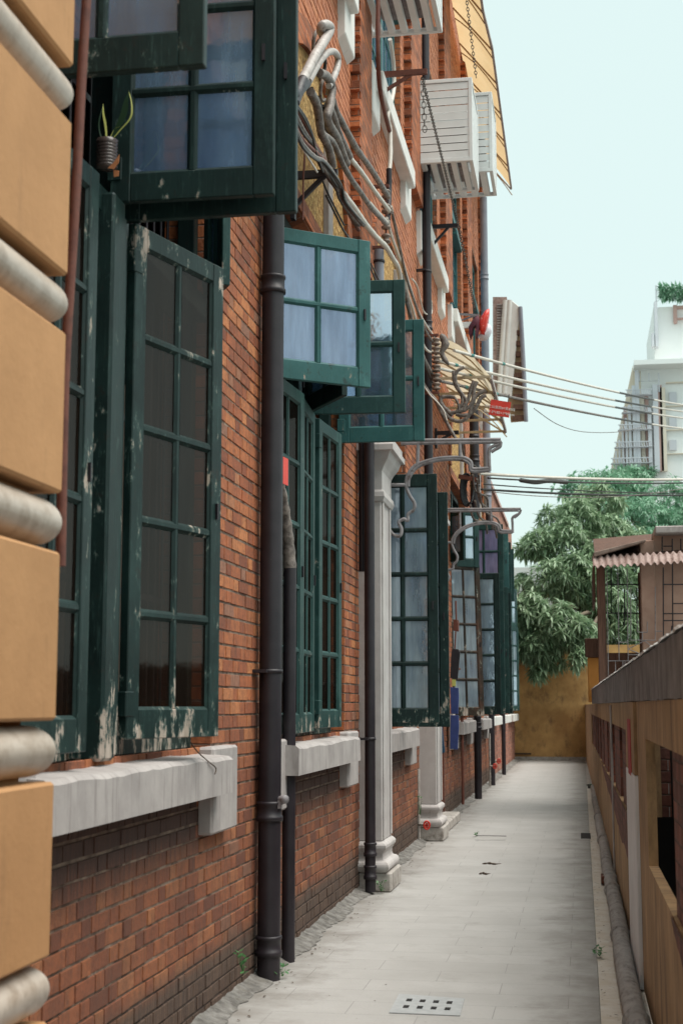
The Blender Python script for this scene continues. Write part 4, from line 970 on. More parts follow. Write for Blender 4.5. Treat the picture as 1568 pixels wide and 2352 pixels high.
# four white-sleeved cables crossing the alley
X4 = lambda L_: [(976.0 + .16478 * x, 746.4 + .16478 * y) for x, y in L_]   # crop at (1700,1300)
starts = [(1042, 805), (1008, 829), (1008, 846), (1010, 875)]
ends = [(1580, 932), (1580, 947), (1580, 962), (1580, 986)]
nm = ['topmost', 'second', 'third', 'lowest']
for k in range(4):
    a = onY(*starts[k], ry + .05); b = onY(*ends[k], 34)
    L = b - a
    def pt(t, s=.06): return a + L * t - EZ * s * 4 * t * (1 - t)
    # picture-true: depth grows evenly, so the cable tapers as it goes away
    o = empty('overhead_cable', a, '%s of the four white sleeved cables crossing the alley' % nm[k], 'cable', 'white sleeved cables crossing the alley')
    m = MB(); m.tube([pt(t / 30) for t in range(17)], .0185, 10); m.build('sleeve', 'cable_white' if k < 3 else 'cable_grey', o)
    m = MB(); m.tube([pt(.5333 + t * .02) for t in range(11)], .019, 8); m.build('tape', 'cable_black', o)
    m = MB(); m.tube([pt(.7333 + t * .0666) for t in range(5)], .019, 8); m.build('sleeve', 'cable_white', o)
    for t in ((.035, .11), (.03,), (.06,), (.05, .12))[k]:
        m = MB(); m.tube([pt(t), pt(t + .006)], .0215, 10); m.build('tape_ring', 'cable_teal', o)
# loop of thick cables hanging under the rack
loops = [([(395, 640), (400, 750), (430, 860), (500, 960), (520, 1080), (460, 1180), (440, 1210)], .030), ([(540, 590), (440, 650), (420, 760), (470, 900), (540, 1000), (570, 1080), (500, 1190)], .028),
         ([(680, 780), (640, 880), (610, 1000), (570, 1100), (530, 1170), (440, 1210), (360, 1230)], .032), ([(720, 790), (680, 880), (670, 1000), (640, 1100), (560, 1180), (470, 1210)], .030),
         ([(850, 980), (780, 1010), (730, 1100), (680, 1190), (600, 1250), (500, 1260), (430, 1240)], .034), ([(840, 910), (760, 950), (690, 1010), (660, 1100), (600, 1270), (500, 1340), (400, 1330), (320, 1280), (250, 1180), (215, 1080), (230, 1010), (330, 1000), (410, 1010)], .033),
         ([(410, 1010), (460, 1100), (470, 1190)], .022), ([(215, 1080), (260, 1150), (330, 1210), (380, 1260)], .035)]
lb = ['leftmost drop', 'drop with a bend to the left', 'broad middle drop', 'middle drop touching the lowest white cable', 'outer right hand sweep', 'largest loop, closing at the bottom left', 'short inner piece', 'lower left elbow']
for (pl, r), l in zip(loops, lb):
    cable([onY(*X4([p])[0], ry + .08 + 1.6 * r) for i, p in enumerate(pl)], r * .70, 'cable_grey', 'thick grey cable loop hanging under the rack, ' + l, 'thick cable loops under the rack', name='cable_loop')
cable([onY(*X4([p])[0], ry - .1) for p in [(-60, 760), (40, 930), (150, 1060), (240, 1250), (320, 1400), (420, 1580)]], .020, 'cable_grey', 'bundle of grey wires slanting down across the dark drainpipe')
cable([onY(*X4([p])[0], ry - .12) for p in [(-20, 850), (70, 980), (180, 1090), (260, 1200), (300, 1330)]], .008, 'cable_white', 'thin pale wire twisted round the slanting bundle')
# hanging cloth-like rags on the rack
m = MB(); m.tube(spline([onY(1012, 768, ry + .1), onY(1022, 790, ry + .1), onY(1014, 812, ry + .1), onY(1030, 838, ry + .1)], 4), [.02, .035, .045, .04, .05, .045, .035, .03, .03, .03, .03, .02, .01], 8); tag(m.build('rag', 'cable_grey'), 'grey rag caught on top of the cable rack', 'rag')
# lower bundle of horizontal cables
low_c = [((1100, 1088), (1580, 1101), .022, 'cable_white', 'pale sleeved cable, uppermost of the lower bundle'), ((1120, 1098), (1580, 1109), .013, 'cable_black', 'black cable just below the pale sleeved one'),
         ((1110, 1112), (1580, 1133), .009, 'cable_black', 'thin black wire between the two lower black cables'), ((1105, 1124), (1580, 1137), .016, 'cable_black', 'thick black cable, lowest of the lower bundle'),
         ((1130, 1130), (1580, 1120), .006, 'cable_grey', 'hair thin wire sagging in front of the tree')]
for k, (s_, e_, r, mt, l) in enumerate(low_c):
    a, b = onY(*s_, 19.5), onY(*e_, 25.0)
    cable([a.lerp(b, t / 8) - EZ * (.12 if k == 4 else .035) * 4 * (t / 8) * (1 - t / 8) for t in range(9)], r, mt, l, 'lower cables crossing the alley', n=3)
a, b = onY(1195, 1103, 21.0), onY(1300, 1108, 22.3); cable([a, a.lerp(b, .3) - EZ * .02, a.lerp(b, .6) + EZ * .01, b], .035, 'cable_black', 'black splice sleeve wrapped on the lower cable bundle', 'lower cables crossing the alley')
a = [onY(1225, 938, 21), onY(1280, 975, 22.5), onY(1340, 992, 24), onY(1420, 992, 26), onY(1470, 982, 28)]; cable(a, .006, 'cable_grey', 'thin slack wire hanging from the lowest white cable')
# coil of black cable
o = empty('cable_coil', onX(1075, 1100, -1.55), 'coil of black cable hanging on a small iron arm beside the second scroll bracket', 'cable coil')
m = MB()
for k in range(9):
    c = onY(1071 + k * .9, 1125 + k * .4, 19.6 + .02 * k); pts = [c + Vector(((.088 - .004 * k) * math.cos(q), .03 * math.sin(q * 2), (.235 - .008 * k) * math.sin(q))) for q in [i * math.pi / 10 for i in range(21)]]
    m.tube(pts, .011, 6)
m.build('coil', 'iron_dark', o)
m = MB(); m.bar(onY(1052, 1094, 19.55), onY(1094, 1102, 19.55), .03, .06); m.build('arm', 'rust', o)
for k, (x0, y0, x1, y1) in enumerate([(1060, 1010, 1100, 1110), (1085, 1090, 1120, 1170), (1095, 1100, 1130, 1215), (1090, 1150, 1140, 1235), (1080, 1160, 1118, 1225), (1100, 1130, 1150, 1225)]):
    a, b = onY(x0, y0, 19.2), onY(x1, y1, 20.4)
    cable([a, a.lerp(b, .35) + Vector((-.04, 0, -.05)), a.lerp(b, .7) + Vector((.04, 0, .03)), b], .015, 'cable_grey', 'tangled grey wires between the coil and the violet window', 'tangled wires behind the coil', n=5)

# ------------------------------------------------------------------ red cable sign with its writing
def text_mesh(body, size, mat, parent, mtx, name='lettering'):
    cu = bpy.data.curves.new('t', 'FONT'); cu.body = body; cu.size = size; cu.align_x = 'CENTER'; cu.align_y = 'CENTER'; cu.extrude = .0015
    to = bpy.data.objects.new('t', cu); COL.objects.link(to); bpy.context.view_layer.update()
    me = bpy.data.meshes.new_from_object(to.evaluated_get(bpy.context.evaluated_depsgraph_get()))
    bpy.data.objects.remove(to); me.transform(mtx); me.materials.clear(); me.materials.append(M[mat])
    o = bpy.data.objects.new(name, me); COL.objects.link(o); o.parent = parent; o.location = -parent.location; return o
YS = 16.3
c0, c1, c2, c3 = onY(1127, 917, YS), onY(1173, 924, YS), onY(1168, 959, YS), onY(1121, 952, YS)
o = empty('cable_sign', (c0 + c2) / 2, 'small red sign with white characters hanging from the cables', 'sign')
m = MB(); m.prism([c0, c1, c2, c3], (0, .012, 0)); m.build('plate', 'sign_red', o)
ex = (c1 - c0).normalized(); ez = (c0 - c3).normalized(); ctr = (c0 + c2) / 2; wdt = (c1 - c0).length; hgt = (c0 - c3).length
def smtx(dz, dx=0):
    p = ctr + ez * dz + ex * dx - EY * .004
    return Matrix(((ex.x, ez.x, 0, p.x), (ex.y, ez.y, -1, p.y), (ex.z, ez.z, 0, p.z), (0, 0, 0, 1)))
text_mesh('同仁公变房#1变#2线', hgt * .21, 'white', o, smtx(hgt * .03)); text_mesh('BVV-3*185+1*95mm', hgt * .23, 'white', o, smtx(-hgt * .30))
m = MB(); m.tube([onY(1135, 900, YS), onY(1134, 918, YS)], .005, 5); m.tube([onY(1168, 905, YS), onY(1166, 923, YS)], .005, 5); m.build('hanger', 'cable_black', o)

# ------------------------------------------------------------------ laundry and bags on the rack
YD = 22.0
o = empty('drying_rack', onX(1040, 720, WX), 'pale metal arms of a drying rack beside the red bag', 'rack')
m = MB(); m.bar((WX, YD, onY(1075, 727, YD).z + .05), onY(1098, 724, YD), .03, .03); m.bar((WX, YD + .6, onY(1075, 727, YD).z + .1), onY(1098, 722, YD), .02, .02); m.build('arm', 'iron_grey', o)
m = MB(); m.bar((WX, YD, onY(1075, 746, YD).z), onY(1082, 746, YD), .05, .09); m.build('box', 'stone_white', o)
def blob(name, pl, Yp, d, mat, label, cat):
    P = [onY(x, y, Yp) for x, y in pl]; n = len(P); c = sum(P, Vector()) / n; m = MB(); rr = random.Random(len(pl))
    ring = [[c + (p - c) * s + EY * (d * e + rr.uniform(-.01, .01)) for p in P] for s, e in ((.45, -1), (.85, -.7), (1, 0), (.85, .7), (.45, 1))]
    V = [v for r_ in ring for v in r_]; Fc = [(i * n + k, i * n + (k + 1) % n, (i + 1) * n + (k + 1) % n, (i + 1) * n + k) for i in range(4) for k in range(n)] + [tuple(range(n)), tuple(range(4 * n, 5 * n))]
    m.add(V, Fc, True); return tag(m.build(name, mat), label, cat)
blob('plastic_bag', [(1116, 712), (1123, 708), (1124, 722), (1120, 742), (1116, 756), (1112, 772), (1103, 768), (1097, 752), (1100, 735), (1108, 722)], YD, .12, 'bag_red', 'bright red patterned bag hung high against the sky', 'bag')
blob('plastic_bag', [(1120, 742), (1128, 750), (1129, 762), (1122, 776), (1112, 783), (1102, 782), (1096, 773), (1108, 775), (1116, 765)], YD + .1, .12, 'bag_white', 'crumpled white plastic bag wrapped under the red bag', 'bag')
blob('cloth', [(1098, 724), (1102, 736), (1101, 752), (1098, 772), (1094, 782), (1096, 760), (1092, 748), (1086, 752), (1082, 764), (1080, 782), (1076, 768), (1075, 752), (1082, 738), (1090, 728)], YD - .08, .06, 'cloth_maroon', 'maroon cloth hanging beside the red bag', 'cloth')
# wall-side things near the second pilaster
def hang(name, pl, Yp, d, mat, label, cat, group=None):
    m = MB(); P = [onY(x, y, Yp) for x, y in pl]; m.prism(P, (0, d, 0)); return tag(m.build(name, mat, bevel=.004), label, cat, group)
hang('umbrella_case', [(1037, 1490), (1052, 1491), (1056, 1500), (1050, 1560), (1033, 1557), (1035, 1510)], 19.3, .06, 'iron_dark', 'black padded case strapped to the wall above the blue cloths', 'case')
hang('paper_label', [(1037, 1561), (1046, 1561), (1046, 1576), (1037, 1576)], 19.3, .02, 'leaf_yellow', 'small yellow and blue paper label under the black case', 'label')
hang('cloth', [(1033, 1578), (1052, 1580), (1053, 1600), (1051, 1640), (1035, 1640)], 19.3, .05, 'cloth_navy', 'upper navy blue cloth hanging in folds on the wall', 'cloth')
hang('cloth', [(1034, 1643), (1052, 1643), (1053, 1670), (1050, 1722), (1033, 1720)], 19.2, .05, 'cloth_navy', 'lower navy blue cloth below the cord line', 'cloth')
hang('cloth', [(1009, 1660), (1014, 1662), (1021, 1728), (1011, 1732)], 17.3, .04, 'cloth_teal', 'dark blue cloth hanging at the gate by the second pilaster', 'cloth')
hang('fuse_box', [(1040, 1422), (1052, 1424), (1052, 1450), (1040, 1448)], 19.6, .12, 'rust', 'small rust brown switch box high on the brick', 'switch box')
m = MB(); m.tube(spline([onY(1046, 1380, 19.5), onY(1047, 1420, 19.5), onY(1048, 1430, 19.5)], 4), .012, 8); m.tube(spline([onY(1046, 1450, 19.5), onY(1044, 1490, 19.5)], 4), .01, 8); tag(m.build('wire', 'rust'), 'brown wire feeding the small switch box', 'wire')
hang('sill_bracket_stone', [(1031, 1640), (1040, 1640), (1040, 1722), (1031, 1722)], 19.5, .3, 'stone', 'white stone bracket behind the lower navy cloth', 'stone bracket')
# small red paper on the big drainpipe
m = MB(); p = onX(652, 1050, -1.72); q = onX(652, 1112, -1.72)
m.prism([(p.x, p.y - .02, p.z), (p.x + .012, p.y + .07, p.z), (q.x + .012, p.y + .07, q.z), (q.x, p.y - .02, q.z)], (-.004, 0, 0)); tag(m.build('paper_notice', 'sign_red'), 'faded red paper notice stuck between the two near drainpipes', 'notice')
# valves
def valve(p, label):
    o = empty('valve', p, label, 'valve', 'red water valves'); m = MB(); n = 12
    pts = [p + Vector((.01, .0, 0)) + Vector((math.cos(q) * .0 + .02, math.sin(q) * .045 * (1 + .12 * (i % 2)), math.cos(q) * .045 * (1 + .12 * (i % 2)))) for i, q in enumerate([k * 2 * math.pi / n for k in range(n + 1)])]
    pts = [Vector((p.x + math.cos(q) * .032, p.y - .02 + .01 * math.cos(q), p.z + math.sin(q) * .045)) for q in [k * 2 * math.pi / n for k in range(n + 1)]]
    m.tube(pts, .010, 6)
    for k in range(3):
        q = k * math.pi / 3; d = Vector((math.cos(q) * .03, .0, math.sin(q) * .042)); m.bar(p - d - EY * .02, p + d - EY * .02, .012)
    m.build('wheel', 'valve', o)
    m = MB(); m.tube([p, p + Vector((-.10, .08, 0))], .016, 8); m.tube([(p.x - .10, p.y + .08, 0), (p.x - .10, p.y + .08, p.z + .6)], .018, 8); m.build('stem_pipe', 'plinth', o)
valve(onY(980, 1895, 15.9), 'red valve wheel at the foot of the second plaster pilaster')
valve(onY(1145, 1748, 28), 'small red valve wheel, right hand one of the far pair')
valve(onY(1136, 1760, 26.8), 'small red valve wheel, left hand one of the far pair')

# ------------------------------------------------------------------ potted plant on the centre post
pp = onY(245, 388, 5.19)
o = empty('potted_plant', pp, 'ribbed dark pot with a yellow edged plant balanced on the window post', 'potted plant')
m = MB(); prof = [(.0, 0), (.036, 0)]
for i in range(8): prof += [(.040, .004 + .0135 * i), (.044, .008 + .0135 * i), (.040, .013 + .0135 * i)]
prof += [(.044, .118), (.040, .12), (.038, .11), (0, .105)]
m.lathe(pp, EZ, prof, 18); m.build('pot', 'pot', o)
def blade(pl, w, mat, nm, Xp=-1.79):
    m = MB(); P = spline([onY(x, y, 5.17) for x, y in pl], 5); n = len(P); V = []
    for i, p in enumerate(P):
        t = i / (n - 1); ww = w * math.sin(math.pi * min(1, t * .9 + .1)) ; V += [p - EX * ww, p + EX * ww + EY * .002]
    m.add(V, [(2 * i, 2 * i + 1, 2 * i + 3, 2 * i + 2) for i in range(n - 1)], True); m.build(nm, mat, o)
blade([(246, 332), (243, 290), (238, 262), (237, 238)], .0045, 'leaf_yellow', 'leaf_blade')
blade([(248, 332), (275, 300), (300, 270), (303, 240), (296, 208)], .0035, 'leaf_yellow', 'leaf_blade')
blade([(252, 330), (268, 300), (284, 262), (290, 232), (298, 208)], .014, 'leaf_plant', 'leaf_blade')
blade([(238, 332), (228, 295), (230, 268), (238, 240)], .003, 'leaf_plant', 'leaf_blade')
blade([(248, 330), (262, 300), (276, 290)], .003, 'leaf_yellow', 'leaf_blade')
m = MB(); P = [onY(x, y, 5.12) for x, y in ((248, 386), (262, 372), (274, 355), (273, 372), (262, 388))]; m.prism(P, (0, .004, 0)); tag(m.build('dry_leaf', 'leaf_dry'), 'orange dry leaf leaning on the plant pot', 'leaf')
m = MB(); P = [onY(x, y, 5.13) for x, y in ((261, 390), (274, 392), (272, 404), (262, 406))]; m.prism(P, (0, .004, 0)); tag(m.build('dry_leaf', 'leaf_dry'), 'small orange dry leaf wedged below the plant pot', 'leaf')
# twig on the near sill
m = MB(); m.tube(spline([onX(438, 1705, -1.70), onX(455, 1728, -1.68), onX(482, 1752, -1.66), onX(496, 1764, -1.655), onX(494, 1778, -1.655)], 3), .003, 5); tag(m.build('twig', 'dirt'), 'bent twig hanging over the edge of the near stone sill', 'twig')

# ------------------------------------------------------------------ right side: boundary wall
RW = empty('boundary_wall', (.3, 14, 0), 'low ochre and brick boundary wall with a dark coping along the right side', 'wall')
XR = 0.0                                  # wall face; the wall runs a little askew, so shift every vertex sideways
def askew(m, a=.345, b=-.0065):
    for v in m.v: v.x += a + b * v.y
    return m
m = MB()
rops = [(1.0, 7.1, .74, 1.34, 0), (9.35, 27.0, .80, 1.34, 1)]
wallgrid(m, XR, .3, 40, 0, 1.52, rops); askew(m).build('plaster_wall', 'rplaster', RW)
for a, b, c, d, k in rops:
    m = MB()
    for y in (a, b): dp = .045 if k == 0 else .2; m.add([(XR, y, c), (XR + dp, y, c), (XR + dp, y, d), (XR, y, d)], [(0, 1, 2, 3)])
    for z in (c, d): m.add([(XR, a, z), (XR + dp, a, z), (XR + dp, b, z), (XR, b, z)], [(0, 1, 2, 3)])
    askew(m).build('opening_reveal', 'rplaster', RW)
m = MB(); m.box((XR + .42, .3, 0), (XR + .5, 40, 1.5)); askew(m).build('shade_backing', 'black', RW)  # black sheet added behind the openings to stand in for garden shade
y = 9.36; rr = random.Random(5); piers = [(1.0, 5.45)]
while y < 26.5:
    L = 1.5 if y < 9.4 else rr.uniform(1.0, 1.5); piers.append((y, min(y + L, 26.9))); y += L + rr.uniform(.4, .7)
for a, b in piers:
    m = MB(); m.box((XR + .015, a, .742 if a < 5 else .802), (XR + .26, b, 1.338)); askew(m).build('brick_pier', 'brick_dark', RW)
# patches where the plaster has fallen below the openings
for (y0, y1, z0, z1, s_) in ((9.4, 18, .45, .797, 4), (3.0, 5.5, .40, .737, 6)):
    m = MB(); n = 34; rr = random.Random(s_); top = [(y0 + (y1 - y0) * i / n, z1) for i in range(n + 1)]
    bt = [(y0 + (y1 - y0) * i / n, z1 - (z1 - z0) * (1 - i / n) ** .8 * rr.uniform(.8, 1.0) - .01) for i in range(n + 1)]
    m.add([(XR - .004, y, z) for y, z in top] + [(XR - .004, y, z) for y, z in bt], [(i, i + 1, i + n + 2, i + n + 1) for i in range(n)]); askew(m).build('exposed_brick', 'brick_dark', RW)
m = MB(); V = []; n = 160; rr = random.Random(9); YE = 22.3; ZT = 1.735
for i in range(n + 1):
    y = .4 + (YE - .4) * i / n
    V += [(rr.uniform(-.002, .002), y, 1.522 + rr.uniform(-.004, .004)), (-.002, y, ZT + rr.uniform(-.004, .004))]
m.add(V, [(2 * i, 2 * i + 2, 2 * i + 3, 2 * i + 1) for i in range(n)])
m.box((.003, .4, 1.523), (.30, YE, ZT - .006)); askew(m, .355, -.0090).build('coping', 'coping', RW)
m = MB(); V = []
for i in range(n + 1):
    y = .4 + (YE - .4) * i / n
    V += [(-.012 + rr.uniform(-.006, .006), y, ZT + .002 + rr.uniform(-.002, .002)), (-.006 + rr.uniform(-.005, .005), y, ZT + .014 + rr.uniform(-.004, .004)), (.30, y, ZT + .022)]
m.add(V, [(3 * i + j, 3 * i + j + 1, 3 * i + 4 + j, 3 * i + 3 + j) for i in range(n) for j in range(2)]); askew(m, .355, -.0090).build('coping_cap', 'coping_top', RW)
m = MB(); m.box((-.022, 8.0, 0), (.01, 9.2, 1.12)); askew(m).build('white_post', 'white_paint', RW, bevel=.005)
m = MB(); m.box((-.018, 8.0, 1.122), (.01, 9.2, 1.518)); askew(m).build('post_top', 'rplaster', RW)
m = MB(); m.box((-.0225, 8.4, 1.10), (-.0185, 8.8, 1.42)); askew(m).build('red_strip', 'red_paper', RW)
m = MB(); m.tube([(-.008, 13.0, 0), (-.008, 13.0, 1.5)], .010, 8); askew(m).build('thin_conduit', 'stone', RW)
# lit orange pier with a planter box on top
o = empty('gate_pier', (.2, 22, 0), 'orange plastered pier where the dark coping ends', 'pillar')
a = onY(1350, 1600, 22.6); b = onY(1370, 1600, 22.6); zt = onY(1360, 1508, 22.0).z
m = MB(); m.box((a.x, 22.4, 1.55), (b.x + .1, 22.8, zt)); m.build('shaft', 'rplaster_orange', o, bevel=.01)
z2 = onY(1360, 1464, 22).z; a2 = onY(1342, 1480, 22).x
o = empty('planter_box', (a2, 22, zt), 'dark wooden planter box with a small green plant on the orange pier', 'planter')
m = MB(); m.box((a2, 22.3, zt + .002), (b.x + .1, 22.5, z2)); m.build('box', 'wood_dark', o, bevel=.01)
m = MB(); rr = random.Random(2)
for i in range(40):
    c = Vector((a2 + .06 + rr.uniform(-.02, .04), 22.1 + rr.uniform(-.05, .05), z2 + rr.uniform(0, .22))); d = Vector((rr.uniform(-1, 1), rr.uniform(-1, 1), rr.uniform(-.2, 1))).normalized() * .055; s = d.cross(EZ).normalized() * .014
    m.add([c, c + d * .5 + s, c + d, c + d * .5 - s], [(0, 1, 2, 3)])
m.build('plant', 'weed', o)

# mortared pipe lying along the wall foot
m = MB(); rr = random.Random(11); pts = []; rs = []
n = 150
for i in range(n + 1):
    y = 3.0 + (26.6 - 3.0) * i / n; pts.append((.235 - .0045 * y * .5 + .006 * math.sin(y * 1.3), y, .028 + .004 * math.sin(y * 2.1))); rs.append(.055 + rr.uniform(-.003, .003))
m.tube(pts, rs, 12)
FP = m.build('floor_pipe', 'claypipe'); tag(FP, 'lumpy grey mortared pipe lying along the foot of the right wall', 'pipe')
for y in (5.6, 7.0, 9.6, 11.9, 12.6, 16.2, 19.5, 23):
    m = MB(); m.lathe((.235 - .00225 * y, y, .028), EY, [(.05, 0), (.066, .004), (.068, .05), (.062, .10), (.05, .13)], 14); c_ = m.build('pipe_collar', 'claypipe', FP)
m = MB(); m.box((.13, 12.55, -.02), (.17, 12.8, .06)); tag(m.build('loose_brick', 'brick_dark'), 'single broken brick propping the floor pipe', 'brick')
# drains and covers
z = .004
def quadcover(p0, p1, p2, p3, mat, name, label, cat, th=.005, holes=None):
    m = MB(); P = [Vector((p.x, p.y, 0.001)) for p in (p0, p1, p2, p3)]; m.prism(P, (0, 0, th)); o = m.build(name, mat); tag(o, label, cat)
    if holes:
        h = MB()
        for (u, v) in holes:
            c = P[0].lerp(P[1], u).lerp(P[3].lerp(P[2], u), v); h.box((c.x - .014, c.y - .028, .0065), (c.x + .014, c.y + .028, .0085))
        h.build('hole', 'black', o)
    return o
quadcover(onZ(893, 2328), onZ(1056, 2335), onZ(1066, 2296), onZ(916, 2285), 'grate', 'drain_cover', 'square pale drain cover with eight black holes in the foreground paving', 'drain cover', holes=[(u, v) for v in (.32, .68) for u in (.2, .4, .6, .8)])
quadcover(onZ(1090, 1930), onZ(1160, 1930), onZ(1163, 1922), onZ(1092, 1921), 'paving', 'manhole_lid', 'narrow slab lid with weeds at its left edge in the paving', 'manhole lid', th=.004)
m = MB(); a, b = onZ(1092, 1920.5), onZ(1162, 1921.5); m.bar(a + EZ * .006, b + EZ * .006, .03, .004); tag(m.build('crack', 'black'), 'dark gap along the slab lid with weeds', 'gap')
a, b = onZ(1333, 1926), onZ(1355, 1914); m = MB(); m.box((a.x, a.y, .0005), (b.x, b.y, .004)); tag(m.build('drain_opening', 'black'), 'small square black drain opening at the right edge of the paving', 'drain')
m = MB(); m.box((.075, 26.9, -.008), (.25, 28.1, .003)); tag(m.build('drain_opening', 'black'), 'dark weedy pit where the floor pipe ends', 'drain')

# ------------------------------------------------------------------ end wall
EW = empty('end_wall', (-.5, 40, 0), 'stained ochre wall closing the far end of the alley', 'wall')
m = MB(); m.box((-3, 40, 0), (1.6, 40.3, 3.15)); m.build('plaster_wall', 'endwall', EW)
m = MB(); m.box((-1.86, 39.93, 0), (.27, 39.995, .10)); m.build('skirting', 'plinth', EW)
m = MB(); m.box((-1.9, 39.95, .16), (-1.4, 39.99, .20)); m.build('ledge', 'dirt', EW)
# pale slatted house front glimpsed through the tree
o = empty('pale_house', (-.8, 46, 0), 'pale house front with thin vertical bars glimpsed behind the tree', 'house')
m = MB(); m.box((-2.2, 47, 0), (.4, 47.4, 6.0)); m.build('wall', 'farwhite', o)
m = MB()
for i in range(12): m.box((-2.0 + .19 * i, 46.94, 3.3), (-1.975 + .19 * i, 46.97, 5.4))
m.box((-2.1, 46.93, 4.6), (.3, 46.96, 4.66)); m.build('bars', 'farbrown', o)

# ------------------------------------------------------------------ trees
def rosette(V, Fs, c, d, rr, n, L):
    d = d.normalized(); a = d.cross(EZ if abs(d.z) < .9 else EX).normalized(); b = d.cross(a)
    for k in range(n):
        q = 2 * math.pi * k / n + rr.uniform(-.3, .3); out = (a * math.cos(q) + b * math.sin(q))
        ld = (out * rr.uniform(.6, 1) + d * rr.uniform(.1, .7) - EZ * rr.uniform(.2, .75)).normalized(); l = L * rr.uniform(.7, 1.15)
        s = ld.cross(EZ + out * .3).normalized() * l * .125; u = s.cross(ld).normalized() * l * .05
        i0 = len(V); V += [c, c + ld * l * .45 + s + u, c + ld * l - EZ * l * .12, c + ld * l * .45 - s + u, c + ld * l * .45]
        Fs += [(i0, i0 + 1, i0 + 4), (i0 + 1, i0 + 2, i0 + 4), (i0, i0 + 4, i0 + 3), (i0 + 4, i0 + 2, i0 + 3)]
def tree(name, base, trunk_top, lobes, mat, label, seed, L=.2, nper=70, group='trees beyond the end wall'):
    rr = random.Random(seed); o = empty(name, base, label, 'tree', group); base = Vector(base); tt = Vector(trunk_top)
    m = MB(); m.tube(spline([base, base.lerp(tt, .5) + Vector((.15, .1, 0)), tt], 5), [.22 - .009 * i for i in range(11)], 10)
    V = []; Fs = []
    for (x, y, z, rx, ry, rz, dens) in lobes:
        c = Vector((x, y, z)); m.tube(spline([tt - EZ * rr.uniform(0, 1), tt.lerp(c, .5) + Vector((rr.uniform(-.2, .2), 0, .15)), c], 4), [.09 - .008 * i for i in range(9)], 7)
        for _ in range(4):
            e = c + Vector((rr.uniform(-rx, rx), rr.uniform(-ry, ry), rr.uniform(-rz, rz))) * .8; m.tube([c, c.lerp(e, .5) + EZ * .08, e], [.025, .016, .007], 5)
        for _ in range(int(nper * dens)):
            dv = Vector((rr.gauss(0, 1), rr.gauss(0, 1), rr.gauss(0, 1))).normalized(); rad = rr.uniform(.45, 1.0) ** .6 * (1 + .18 * math.sin(dv.x * 7 + dv.z * 5 + seed))
            p = c + Vector((dv.x * rx, dv.y * ry, dv.z * rz)) * rad
            rosette(V, Fs, p, dv + EZ * .2 - EY * .2, rr, rr.randint(7, 10), L)
    m.build('trunk', 'bark', o)
    lm = MB(); lm.v = [Vector(v) for v in V]; lm.f = Fs; lm.smooth = [False] * len(Fs); lm.build('crown', mat, o, recalc=False)
def lobe(px, y_, Y_, rpx, rpy, dens=1.0):
    c = onY(px, y_, Y_); s = Y_ / F; return (c.x, c.y, c.z, rpx * s, (rpx + rpy) / 2 * s * .9, rpy * s, dens)
tree('mango_tree', (.6, 43.5, 0), onY(1385, 1400, 43.5),
     [lobe(1222, 1410, 39.3, 46, 45, 1.3), lobe(1290, 1440, 39.0, 65, 50, 2.0), lobe(1240, 1485, 39.0, 45, 32, 1.0), lobe(1238, 1540, 38.9, 14, 18, .22), lobe(1262, 1515, 39, 30, 16, .35), lobe(1345, 1465, 39, 26, 45, 1.0), lobe(1330, 1510, 38.5, 16, 20, .2), lobe(1195, 1450, 39.3, 20, 50, .6), lobe(1230, 1250, 43, 42, 30, .9),
      lobe(1320, 1330, 42, 60, 60, 2.0), lobe(1300, 1250, 43, 60, 55, 1.8), lobe(1380, 1300, 43, 60, 60, 1.8), lobe(1330, 1190, 44, 50, 45, 1.3), lobe(1400, 1400, 42, 60, 50, 1.6), lobe(1460, 1380, 43, 60, 60, 1.2), lobe(1200, 1360, 43, 22, 50, .6), lobe(1275, 1190, 45, 35, 30, .5), lobe(1400, 1230, 45, 60, 50, 1.4), lobe(1470, 1280, 44, 50, 60, 1.2), lobe(1370, 1150, 46, 60, 40, 1.0), lobe(1420, 1450, 42, 60, 50, 1.4), lobe(1255, 1330, 42, 40, 40, .8)],
     'leaf', 'dark green long leaved tree hanging over the ochre end wall', 3, L=.33, nper=115)
tree('pale_tree', (3.5, 56, 0), onY(1500, 1300, 56),
     [lobe(1450, 1200, 55, 90, 60, 2.2), lobe(1400, 1140, 58, 80, 50, 2.0), lobe(1520, 1160, 57, 80, 60, 2.0), lobe(1560, 1210, 55, 70, 50, 1.6), lobe(1340, 1120, 60, 60, 35, 1.2), lobe(1430, 1100, 62, 70, 25, 1.0), lobe(1480, 1240, 54, 80, 30, 1.2)],
     'leaf_pale', 'bright pale green tree rising behind the dark tree', 8, L=.36, nper=110)

# ------------------------------------------------------------------ shed on the right behind the wall
SH = empty('shed', (.8, 20, 0), 'brown lean-to shed with a faded corrugated roof and iron grille behind the right wall', 'shed')
Yh = 20.0; zc = 1.70
def SY(px, y_, d=0): return onY(px, y_, Yh + d)
m = MB(); a, b = SY(1372, 1600), SY(1392, 1600); zt = SY(1380, 1300).z
m.box((a.x + .02, Yh, zc), (b.x + .02, Yh + .14, zt)); m.build('corner_post', 'wood_dark', SH, bevel=.01)
# corrugated strip at the eave
m = MB(); n = 80; V = []
for i in range(n + 1):
    t = i / n; p = SY(1360 + 260 * t, 1287 - 14 * t, -.25); w_ = .022 * math.sin(i * 1.35)
    V += [p + EZ * (.05 + w_), p + Vector((-.0, -.12, -.10 + w_))]
m.add(V, [(2 * i, 2 * i + 2, 2 * i + 3, 2 * i + 1) for i in range(n)], True)
m.add([v + Vector((0, .004, -.008)) for v in V], [(2 * i, 2 * i + 1, 2 * i + 3, 2 * i + 2) for i in range(n)], True)
m.build('corrugated_eave', 'corrugated', SH, recalc=False)
